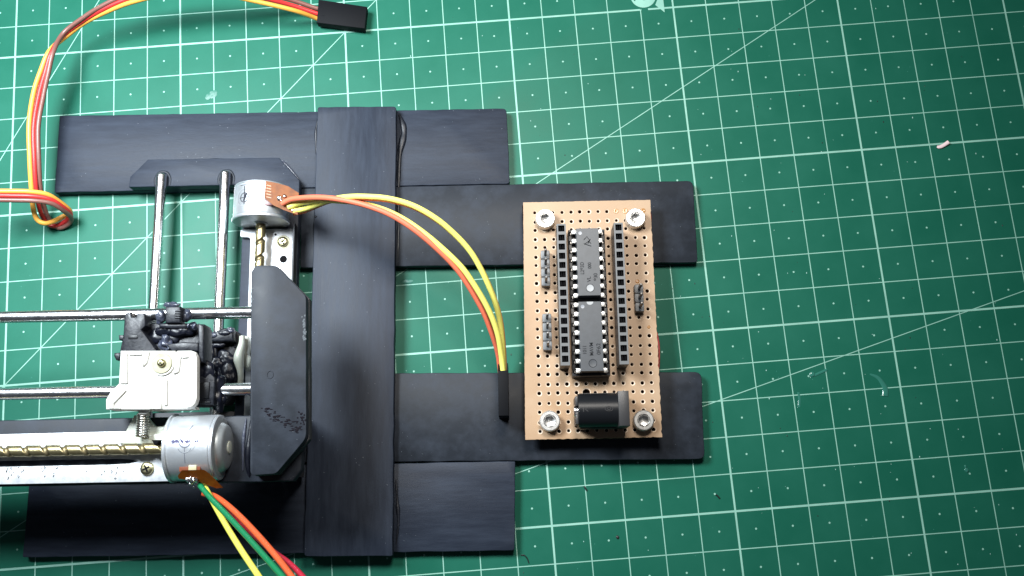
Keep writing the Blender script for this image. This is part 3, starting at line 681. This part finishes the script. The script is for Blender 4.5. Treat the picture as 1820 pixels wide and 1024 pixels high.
strip([(x, V0) for x in xsn], [(x, -3.435 + scal(x, .254, .0, .014) + .006 * rn.uniform(-1, 1)) for x in xsn])
strip([(x, V1) for x in xsn], [(x, 3.185 + .004 * rn.uniform(-1, 1)) for x in xsn])
for (x0, x1, y0, y1) in ((4.472, U0, -3.435, V0), (U1, 8.13, -3.435, V0), (4.549, U0, V1, 3.185), (U1, 8.13, V1, 3.185)): 
    b.add([(x0, y0, top), (x1, y0, top), (x1, y1, top), (x0, y1, top), (x0, y0, bot), (x1, y0, bot), (x1, y1, bot), (x0, y1, bot)], [(0, 1, 2, 3)], 0)
    for f in ((0, 1, 5, 4), (1, 2, 6, 5), (2, 3, 7, 6), (3, 0, 4, 7)):
        e = [b.v[-8 + q] for q in f]; mx, my = sum(p.x for p in e) / 4, sum(p.y for p in e) / 4
        if abs(mx - 4.51) < .05 or abs(mx - 8.13) < .01 or abs(my + 3.435) < .01 or abs(my - 3.185) < .01: b.f.append(tuple(len(b.v) - 8 + q for q in f)); b.m.append(2)
pb = b.build('perforated_board', [M_pcb, M_ring, M_pcbe], cb, smooth=False)
b = MB(); b.prism([(4.56, -3.42), (8.08, -3.42), (8.08, 3.15), (4.52, 3.15)], bot - .02, bot - .002); # copper side as a near-black sheet, painting the shade inside the holes
b.build('copper_side', mat('painted_hole_shade', (.008, .005, .004), .8, spec=.05), cb)
b = MB()
b.tube(spline([(8.13, -.6, .86), (8.17, -.95, .85), (8.16, -1.3, .83), (8.12, -1.65, .85)], 5), .026, 8, flat=.8)
b.build('red_paint_smear', M_red, cb); b = MB()
b.tube(spline([(8.1, 2.95, .88), (8.13, 2.7, .86), (8.1, 2.4, .86)], 5), .014, 8)
b.build('red_paint_smear', M_red, cb); b = MB()
b.tube(spline([(4.55, 3.155, .88), (5.6, 3.175, .88), (7.0, 3.165, .88)], 5), .012, 8)
b.build('red_paint_smear', M_red, cb)
for i, j, s in ((9, 0, .075), (10, 0, .08), (12, 0, .07), (12, 13, .05), (11, 8, .06), (9, 3, .05), (9, 4, .05)):
    b = MB(); b.lathe((HU(i), HV(j), top - .001), (0, 0, 1), [(0, s), (.008, s * .9), (.012, s * .6), (.006, .03)], 16)
    b.build('flux_residue', M_flux, cb)
# bolts
def cap_bolt(u, v):
    s = MB()
    s.lathe((0, 0, 0), (0, 0, 1), [(0, .262), (.02, .275), (.25, .275), (.285, .265), (.3, .245), (.3, .172)], 44, caps=False)
    s.lathe((0, 0, 0), (0, 0, 1), [(.3, .172), (.285, .155), (.285, .15)], 6, caps=False, a0=.2); s.f = s.f
    # chamfered hexagon socket
    s.lathe((0, 0, 0), (0, 0, 1), [(.298, .178), (.282, .148), (.12, .148), (.08, .03)], 6, caps=False, a0=.2)
    s.add([(.031 * cos(.2 + k * pi / 3), .031 * sin(.2 + k * pi / 3), .081) for k in range(6)], [tuple(range(6))])
    return s
first = None
for n_, (u, v) in enumerate(screws):
    loc = Vector((u, v, ZB + .005)) - Vector(cb['o0'])
    if first is None:
        first = cap_bolt(0, 0).build('cap_screw', M_cap, cb, off=(0, 0, 0), loc=loc, angle=35)
        s = MB(); s.lathe((0, 0, -.44), (0, 0, 1), [(0, .27), (.27, .27)], 6); spacer = s.build('standoff_nut', M_cap, first, off=(0, 0, 0))
    else:
        c = first.copy(); COL.objects.link(c); c.parent = cb; c.location = loc; c.rotation_euler = (0, 0, .5 * n_)
        inst(spacer, c, (0, 0, 0))
# female strips
o0 = Vector(cb['o0'])
def strip_socket(u):
    root = MB(); v1 = HV(3) + .2; v0 = HV(17) - .11; z0, z1 = ZB + .003, 1.74
    P = .2545; hw = .125
    cvs = [2.165 - .2545 * k for k in range(15)]
    ys_ = [v1] + [(cvs[k] + cvs[k + 1]) / 2 for k in range(14)] + [v0]
    root.add([(u - hw, v0, z0), (u + hw, v0, z0), (u + hw, v1, z0), (u - hw, v1, z0), (u - hw, v0, z1), (u + hw, v0, z1), (u + hw, v1, z1), (u - hw, v1, z1)],
             [(0, 1, 5, 4), (1, 2, 6, 5), (2, 3, 7, 6), (3, 0, 4, 7), (0, 3, 2, 1)])
    h = .085
    for k, c in enumerate(cvs):
        a, d = ys_[k], ys_[k + 1]
        vs = [(u - hw, d, z1), (u + hw, d, z1), (u + hw, a, z1), (u - hw, a, z1), (u - h, c - h, z1), (u + h, c - h, z1), (u + h, c + h, z1), (u - h, c + h, z1),
              (u - h, c - h, z1 - .14), (u + h, c - h, z1 - .14), (u + h, c + h, z1 - .14), (u - h, c + h, z1 - .14)]
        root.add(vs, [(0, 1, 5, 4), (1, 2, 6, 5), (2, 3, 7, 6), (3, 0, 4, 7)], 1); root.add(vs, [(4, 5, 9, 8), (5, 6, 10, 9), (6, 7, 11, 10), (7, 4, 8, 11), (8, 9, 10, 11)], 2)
        root.add([(u - h, c - h, z1 - .14)] * 0, [])
    for k in range(14):
        yb = ys_[k + 1]
        root.box(u - .04, u + .04, yb - .006, yb + .006, z1 - .001, z1 + .003, 0, 2) if False else None
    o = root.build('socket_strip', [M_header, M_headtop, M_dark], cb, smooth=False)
    for k, c in enumerate(cvs):
        global slot
        if slot is None:
            s = MB()
            s.prism([(-.045, -.055), (-.02, -.055), (-.02, .055), (-.045, .055)], -.13, -.03); s.prism([(.02, -.055), (.045, -.055), (.045, .055), (.02, .055)], -.13, -.03)
            slot = s.build('spring_contact', M_dark, o, off=(0, 0, 0), loc=Vector((u, c, z1)) - o0, smooth=False)
        else: inst(slot, o, Vector((u, c, z1)) - o0)
    return o
slot = None
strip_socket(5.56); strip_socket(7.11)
# pin headers
pin0 = None; cell0 = None
def pin_header(i, j0, n, dark):
    global pin0, cell0
    h = MB(); u = HU(i)
    for k in range(n):
        v = 2.875 - .254 * (j0 + k) - .009
        pp = rcorner([(u - .122, v - .122), (u + .122, v - .122), (u + .122, v + .122), (u - .122, v + .122)], .04, 2)
        h.prism(pp, ZB + .003, ZB + .25, .02)
    o = h.build('pin_header', M_hdrl, cb, angle=30)
    for k in range(n):
        v = 2.875 - .254 * (j0 + k) - .009; loc = Vector((u, v, ZB + .25)) - o0
        if pin0 is None:
            s = MB(); s.prism([(-.032, -.032), (.032, -.032), (.032, .032), (-.032, .032)], -.01, .55, .02); pin0 = s.build('pin', M_pindk, o, off=(0, 0, 0), loc=loc)
        else: inst(pin0, o, loc)
pin_header(1, 5, 4, 0); pin_header(1, 12, 4, 0); pin_header(11, 9, 3, 1)
# chip sockets and chips
leg0 = cont0 = None
def chip(v1, which):
    global leg0, cont0
    uc = 6.268; v0 = v1 - 2.03; s = MB(); z0, z1 = ZB + .003, ZB + .42
    s.box(uc - .5, uc - .27, v0 + .01, v1 - .01, z0, z1, .015); s.box(uc + .27, uc + .5, v0 + .01, v1 - .01, z0, z1, .015)
    s.box(uc - .268, uc + .268, v1 - .11, v1 - .01, z0, z1 - .02, .01); s.box(uc - .268, uc + .268, v0 + .01, v0 + .11, z0, z1 - .02, .01)
    so = s.build('chip_socket', M_header, cb, angle=30)
    c = MB(); z2, z3 = ZB + .47, ZB + .78; a, d = v0 + .095, v1 - .075; hw = .3
    # body with tapered upper half
    R1 = [(uc - hw - .02, a - .015), (uc + hw + .02, a - .015), (uc + hw + .02, d + .015), (uc - hw - .02, d + .015)]
    R2 = [(uc - hw, a), (uc + hw, a), (uc + hw, d), (uc - hw, d)]
    vs = [(x, y, z2) for x, y in R2] + [(x, y, z2 + .14) for x, y in R1] + [(x, y, z3) for x, y in R2]
    c.add(vs, [(k, (k + 1) % 4, 4 + (k + 1) % 4, 4 + k) for k in range(4)] + [(4 + k, 4 + (k + 1) % 4, 8 + (k + 1) % 4, 8 + k) for k in range(4)] + [(3, 2, 1, 0), (8, 9, 10, 11)])
    co = c.build('chip', M_chip, cb, smooth=False); co['label'] = ['grey chip with bright round moulding disc near its lower end', 'grey chip with bright half-round notch at its upper end'][which]
    for k in range(8):
        v = v1 - .127 - .254 * k
        for sg in (-1, 1):
            loc = Vector((uc + sg * .315, v, z2 + .14)) - o0
            if leg0 is None:
                s = MB(); s.prism([(0, -.06), (.085, -.06), (.1, -.05), (.1, .05), (.085, .06), (0, .06)], -.025, .02, .008); s.prism([(.07, -.06), (.1, -.06), (.1, .06), (.07, .06)], -.2, -.024); s.prism([(.07, -.025), (.1, -.025), (.1, .025), (.07, .025)], -.4, -.2)
                leg0 = s.build('leg', M_pin, co, off=(0, 0, 0), loc=loc, angle=30); leg0.rotation_euler = (0, 0, 0 if sg > 0 else pi)
                s = MB(); s.prism([(-.02, -.05), (.07, -.05), (.07, .05), (-.02, .05)], 0, .02, .005); s.prism([(-.09, -.07), (-.02, -.07), (-.02, .07), (-.09, .07)], 0, .008)
            else: inst(leg0, co, loc, 0 if sg > 0 else pi)
            l2 = Vector((uc + sg * .43, v, z1)) - o0
            if cont0 is None:
                s = MB(); s.box(-.055, .055, -.055, .055, -.05, .006, 0); cont0 = s.build('contact_well', M_dark, so, off=(0, 0, 0), loc=l2, smooth=False)
                s = MB(); s.box(-.012, .02, -.03, .03, -.03, .008, 0); cont1 = s.build('contact', M_pindk, so, off=(0, 0, 0), loc=l2, smooth=False); chip.c1 = cont1
            else: inst(cont0, so, l2); inst(chip.c1, so, l2, 0 if sg > 0 else pi)
    d1 = MB(); d1.lathe((uc - .2, d - .13, z3), (0, 0, 1), [(-.01, .05), (.002, .05), (.001, .04), (.0, .005)], 20); d1.build('dimple', mat('dimple_grey', (.2, .22, .25), .35), co)
    cy = a + .2
    d1 = MB(); d1.lathe((uc + .02, cy, z3), (0, 0, 1), [(-.01, .112), (.002, .112), (.002, .098)], 32, caps=False); d1.build('moulding_ring', M_chipm, co)
    d1 = MB(); d1.lathe((uc + .02, cy, z3), (0, 0, 1), [(-.01, .097), (.003, .097), (.002, .09), (.001, .003)], 32); d1.build('moulding_disc', M_chips if which == 0 else M_chip, co)
    if which == 1:
        d1 = MB(); d1.prism([(uc + .09 * cos(t), d - .002 + .085 * sin(t)) for t in [pi + pi * k / 12 for k in range(13)]], z3 - .01, z3 + .003); d1.build('notch', M_chips, co)
    def T(txt, size, u, v, sx=1.0):
        text_mesh(txt, size, M_chipm, co, Vector((u, v, z3 + .004)) - o0, pi / 2, 'chip_lettering', font_sx=sx, weight=.0015)
    if which == 0:
        T('L293D', .14, uc - .17, cy + .55, .9); T('VL', .14, uc - .0, cy + .24); T('000', .13, uc + .03, cy + .62, .9); T('930', .14, uc + .18, cy + .3)
        lg = MB()
        for pts in ([(-.12, .18), (-.02, .08), (.06, .2), (-.1, .32)], [(.08, .16), (.0, .3)], [(.1, .3), (.02, .22)], [(-.12, .3), (.1, .38)]):
            lg.ribbon([(uc + x * .9 - .0, d - .16 - y * .9, z3 + .004) for x, y in pts], .022)
        lg.build('maker_logo', M_chipm, co, smooth=False)
    else:
        T('1011', .14, uc - .18, cy + .36, .9); T('MAVM', .14, uc + .0, cy + .38, .9); T('0F62', .15, uc + .19, cy + .38, 1.05)
chip(2.245, 0); chip(.213, 1)
# power jack
b = MB(); z1 = 2.0; uj0, uj1 = 5.86, 6.88; vj = -2.75
prof = [(vj - .44, ZB + .003), (vj + .44, ZB + .003), (vj + .44, 1.55)] + [(vj + .44 * cos(a), 1.56 + .42 * sin(a)) for a in [pi * k / 18 for k in range(1, 18)]] + [(vj - .44, 1.55)]
n = len(prof); vs = [(uj0, y, z) for y, z in prof] + [(uj1, y, z) for y, z in prof]
b.add(vs, [(i, (i + 1) % n, n + (i + 1) % n, n + i) for i in range(n)] + [tuple(range(n)), tuple(range(2 * n - 1, n - 1, -1))])
jo = b.build('power_jack', M_plasm, cb, angle=35)
b = MB(); b.box(6.882, 7.16, vj - .45, vj + .45, ZB + .003, 2.02, .015); b.build('jack_front', M_header, jo)
b = MB(); b.box(uj0 - .07, uj0 - .002, vj + .12, vj + .36, ZB + .003, 1.75, .01); b.box(uj0 - .07, uj0 - .002, vj - .36, vj - .12, ZB + .003, 1.75, .01); b.build('rear_lug', M_header, jo)
b = MB(); b.lathe((uj0 - .12, vj, 1.45), (1, 0, 0), [(0, .05), (.02, .15), (.1, .16), (.119, .16)], 24); b.build('centre_contact', M_solder, jo)
b = MB()
b.box(uj0 + .05, uj1 - .03, vj + .442, vj + .455, 1.3, 1.56, 0); b.box(uj0 + .05, uj1 - .03, vj - .465, vj - .442, 1.2, 1.5, 0); b.build('side_ridge', M_header, jo)
b = MB(); zt = 1.983
b.ribbon([(uj0 + .12, vj + .07, zt), (uj0 + .12, vj - .07, zt)], .016); b.ribbon([(uj0 + .24, vj + .06, zt), (uj0 + .17, vj, zt), (uj0 + .24, vj - .06, zt)], .016)
b.tube([(uj0 + .78 + .1 * cos(k * pi / 10), vj + .06 * sin(k * pi / 10), zt - .003) for k in range(21)], .01, 6)
b.tube([(uj0 + .78 + .04 * cos(k * pi / 10), vj + .03 * sin(k * pi / 10), zt - .0) for k in range(21)], .01, 6)
b.build('moulded_mark', M_header, jo)

# ------------------------------------------------------------------ wires of the lower motor with their plug
def W(pts, n=8): return spline([at(*p) for p in pts], n)
def smooth_wire(name, pts, r, m, parent):
    b = MB(); b.tube(W(pts), r, 14); return b.build(name, m, parent, off=(0, 0, 0), angle=80)
lw = thing('motor_lead', 'salmon and yellow wires arching from the lower motor into an upright black plug', 'cable', (0, 0, 0), 0.0, device=False)
HZ = 2.6
A_ = smooth_wire('salmon_wire', [(502, 362, 1.99), (520, 354, 2.15), (560, 351, 2.5), (600, 354, 2.75), (650, 365, 2.9), (700, 385, 2.95), (750, 419, 2.85), (801, 466, 2.55), (829, 502, 2.3), (858, 552, 1.9), (873, 589, 1.55), (884, 623, 1.2), (889, 655, .95), (891, 680, .93)], .075, M_wpink, lw)
B_ = smooth_wire('yellow_wire', [(512, 369, 1.93), (530, 362, 1.98), (560, 357, 2.2), (600, 357, 2.55), (650, 363, 2.78), (705, 383, 2.85), (757, 417, 2.8), (812, 466, 2.6), (840, 502, 2.4), (868, 550, 2.05), (884, 592, 1.7), (891, 632, 1.35), (893.5, 658, 1.2), (894, 680, 1.19)], .075, M_wy, lw)
C_ = smooth_wire('yellow_wire', [(521, 376, 1.88), (545, 370, 1.9), (580, 358, 2.3), (610, 351, 2.75), (645, 349.5, 3.0), (690, 353, 3.1), (735, 366, 3.05), (777, 390, 2.9), (812, 420, 2.65), (836, 447, 2.45), (853, 475, 2.25), (866, 502, 2.05), (879, 535, 1.75), (888, 570, 1.4), (893, 615, 1.0), (894.5, 655, 0.72), (895, 680, 0.68)], .075, M_wy, lw)
D_ = smooth_wire('orange_wire', [(521.0, 379.0, 1.75), (545.0, 373.0, 1.77), (580.6, 358.8, 2.17), (611.0, 352.6, 2.62), (646.6, 351.9, 2.87), (691.6, 355.4, 2.97), (736.6, 368.4, 2.92), (778.6, 392.4, 2.77), (813.6, 422.4, 2.52), (837.6, 449.4, 2.32), (854.6, 477.4, 2.12), (867.6, 504.4, 1.92), (880.6, 537.4, 1.55), (889.6, 572.4, 1.2), (894.6, 617.4, 0.8), (896.1, 657.4, 0.52), (896.6, 682.4, 0.48)], .074, M_wo, lw)
hp = MB()
hp.box(3.775, 4.045, -2.82, -1.62, .305, 1.32, .012); hp.box(3.775, 3.8, -1.622, -1.44, .31, 1.31, .004); hp.box(4.02, 4.045, -1.622, -1.42, .31, 1.315, .004)
for k in range(3): hp.box(4.044, 4.05, -2.2, -2.0, .42 + .25 * k, .52 + .25 * k, 0)
ho = hp.build('plug', M_plug, None, off=(0, 0, 0)); 
for v in ho.data.vertices: v.co = dev(v.co.x, v.co.y, v.co.z)
ho.parent = lw
# wires of the raised motor
uw = thing('motor_lead', 'green, yellow, orange and red wires running from the raised motor out of frame below', 'cable', (0, 0, 0), 0.0, device=False)
smooth_wire('green_wire', [(353, 860, 4.1), (375, 886, 4.5), (405, 917, 5.1), (440, 955, 5.9), (480, 1000, 6.9), (520, 1046, 7.6), (560, 1095, 8.1)], .064, M_wg2, uw)
smooth_wire('yellow_wire', [(362, 861, 4.0), (372, 880, 4.2), (394, 920, 4.8), (425, 972, 5.8), (462, 1028, 6.9), (495, 1080, 7.6)], .066, M_wy2, uw)
smooth_wire('orange_wire', [(361, 877, 3.95), (385, 884, 4.1), (418, 910, 4.8), (458, 951, 5.6), (498, 998, 6.5), (530, 1042, 7.2), (560, 1090, 7.7)], .068, M_wo2, uw)
smooth_wire('red_wire', [(362, 872, 3.85), (390, 890, 3.95), (430, 930, 4.6), (480, 976, 5.5), (516, 1003, 6.1), (546, 1034, 6.7), (590, 1085, 7.2)], .062, M_wr2, uw)

# ------------------------------------------------------------------ servo cable
sv = thing('servo_cable', 'orange, red and brown cable looping at the top left with black plug', 'cable', (0, 0, 0), 0.0, device=False)
smooth_wire('orange_wire', [(580, 38, 0.2), (563, 33, 0.22), (520, 18, 0.8), (443, 0, 1.224), (380, -12, 1.584), (300, -10, 1.692), (235, 4, 1.512), (190, 21, 1.296), (150, 41, 1.08), (115, 67, 0.972), (88, 91, 1.3), (73, 125, 1.3), (60, 165, 1.3), (52, 220, 1.3), (53, 280, 1.2), (56, 335, 1), (59, 370, 0.75), (66, 390, 0.6), (80, 397, 0.5), (96, 393, 0.35), (110, 386, 0.25), (122, 380, 0.3), (124, 374, 0.55), (106, 359, 0.95), (84, 346, 1.3), (55, 341, 1.5), (20, 340, 1.6), (-40, 340, 1.7)], .068, M_wyo, sv)
smooth_wire('red_wire', [(580, 27, 0.2), (563, 24, 0.22), (510, 7, 0.576), (440, -9, 1.224), (380, -20, 1.584), (300, -19, 1.692), (232, -3, 1.548), (185, 16, 1.368), (148, 37, 1.1664), (112, 64, 1.044), (92, 92, 1.35), (80, 130, 1.3), (69, 170, 1.3), (60, 225, 1.3), (61, 285, 1.2), (64, 335, 0.95), (70, 370, 0.5), (80, 392, 0.22), (94, 402, 0.12), (110, 397, 0.15), (122, 389, 0.25), (125, 380, 0.5), (110, 367, 0.9), (88, 354, 1.25), (58, 349, 1.45), (20, 348, 1.55), (-40, 347, 1.65)], .066, M_wr, sv)
smooth_wire('brown_wire', [(580, 17, 0.2), (563, 15, 0.22), (510, -2, 0.576), (435, -17, 1.224), (380, -28, 1.584), (300, -27, 1.692), (226, -9, 1.584), (181, 11, 1.44), (146, 33, 1.26), (112, 60, 1.116), (95, 92, 1.35), (86, 130, 1.3), (77, 172, 1.3), (68, 225, 1.3), (69, 285, 1.15), (72, 335, 0.85), (80, 372, 0.35), (92, 397, 0.1), (105, 405, 0.08), (118, 401, 0.12), (126, 393, 0.22), (125, 385, 0.45), (113, 375, 0.85), (92, 362, 1.2), (62, 357, 1.4), (20, 356, 1.5), (-40, 355, 1.6)], .066, M_wb, sv)
c0 = at(566, -1, .36); c1 = at(652, 12, .36); c2_ = at(648, 50.5, .36); c3 = at(563, 40, .36)
b = MB(); b.prism([c3[:2], c2_[:2], c1[:2], c0[:2]], .08, .36, .015, bottom_bev=True)
e = (c1 - c0).normalized(); f = (c3 - c0).normalized()
for k in range(2): 
    q = c0 + e * .13 + f * (.07 + .42 * k); b.prism([q[:2], (q + e * .09)[:2], (q + e * .09 + f * .02)[:2], (q + f * .02)[:2]], .35, .366)
b.build('plug', M_plug, sv, off=(0, 0, 0))

# ------------------------------------------------------------------ bits lying on the mat
def on_mat(name, m, builder, label, cat, group=None):
    b = MB(); builder(b); o = b.build(name, m, None, off=(0, 0, 0), angle=80); tag(o, label, cat, group); return o
on_mat('plastic_scrap', M_pinkp, lambda b: b.tube([at(1665.5, 260.5, .03), at(1668, 261.5, .03), at(1672, 261, .035), at(1678, 258, .04), at(1686, 252.5, .06)], [.035, .05, .055, .055, .06], 10, flat=.45), 'tiny pale pink strip of scrap lying on a grid line at right', 'scrap')
on_mat('glue_smear', M_clear, lambda b: b.tube(spline([at(1546, 665, .0), at(1560, 671, .0), at(1569, 682, .0), at(1574, 693, .0), at(1573, 704, .0)], 5), [.02 + .075 * (i / 20) ** .7 for i in range(21)], 12, flat=.25), 'clear curved glue smear with a thick end on the mat right of the board', 'glue smear')
on_mat('glue_smear', M_clear, lambda b: (b.blob(at(1443, 666, 0), .08, .09, .03, .5, 6), b.tube(spline([at(1447, 668, 0), at(1455, 664, 0), at(1462, 661, 0), at(1470, 657, 0)], 4), .04, 10, flat=.4)), 'clear lumpy glue smear just below the slanted angle line at right', 'glue smear')
on_mat('glue_smear', M_clear, lambda b: b.tube(spline([at(1419, 697, 0), at(1421, 710, 0), at(1420, 724, 0)], 4), .035, 10, flat=.2), 'faint straight clear glue streak standing across a grid line', 'glue smear')
on_mat('glue_smear', mat('whitish_dried_glue', (.018, .135, .095), .45, bump=.01, bs=8), lambda b: (b.blob(at(380, 168, 0), .14, .13, .008, .6, 4), b.blob(at(369, 171, 0), .08, .1, .006, .6, 4)), 'whitish round scuff of dried glue above the top board', 'glue smear')
on_mat('glue_smear', mat('whitish_dried_glue_b', (.03, .16, .12), .45, bump=.01, bs=8), lambda b: b.blob(at(723, 500, 0), .17, .07, .012, .7, 5), 'whitish glue scuff on the mat beside the cross board in the middle gap', 'glue smear')
on_mat('glue_smear', M_clear, lambda b: (b.blob(at(1718, 836, 0), .07, .07, .03, .5, 7), b.blob(at(1716, 830, 0), .03, .05, .02, .5, 7)), 'small glossy drop of glue near the lower right corner', 'glue smear')
on_mat('fibre', M_fibre, lambda b: b.tube(spline([at(926, 987, .01), at(932, 987, .03), at(937, 993, .02), at(940, 1001, .01)], 5), .014, 6), 'short curved black fibre by the lower right board corner', 'fibre')
on_mat('fibre', M_fibre, lambda b: b.blob(at(1098, 955, .0), .04, .05, .02, .6, 9), 'black crumb on the mat right of the lower board', 'crumb')
on_mat('fibre', M_fibre, lambda b: b.tube([at(1272, 879, .02), at(1276, 882, .02), at(1279, 886, .02)], .02, 6), 'black crumb on the mat below the right end of the third board', 'crumb')
on_mat('fibre', M_fibre, lambda b: b.tube([at(1038, 864, .02), at(1041, 869, .04), at(1043, 872, .02)], .02, 6), 'dark lint tuft on a thin grid line below the circuit board', 'lint')
b = MB(); rn = random.Random(21)
for k in range(170):
    x = rn.uniform(700, 1815); y = rn.uniform(5, 1020); p = at(x, y, 0.001); s = rn.uniform(.006, .018)
    b.blob(p, s, s * rn.uniform(.6, 2), s * .5, .3, 20, mi=0 if rn.random() < .55 else 1, seg=6, rings=4)
o = b.build('dust', [mat('pale_dust', (.3, .5, .45), .6), M_fibre], None, off=(0, 0, 0)); o['kind'] = 'stuff'; tag(o, 'fine pale and dark dust specks scattered over the mat', 'dust')
for o in bpy.data.objects:
    if 'o0' in o: del o['o0']
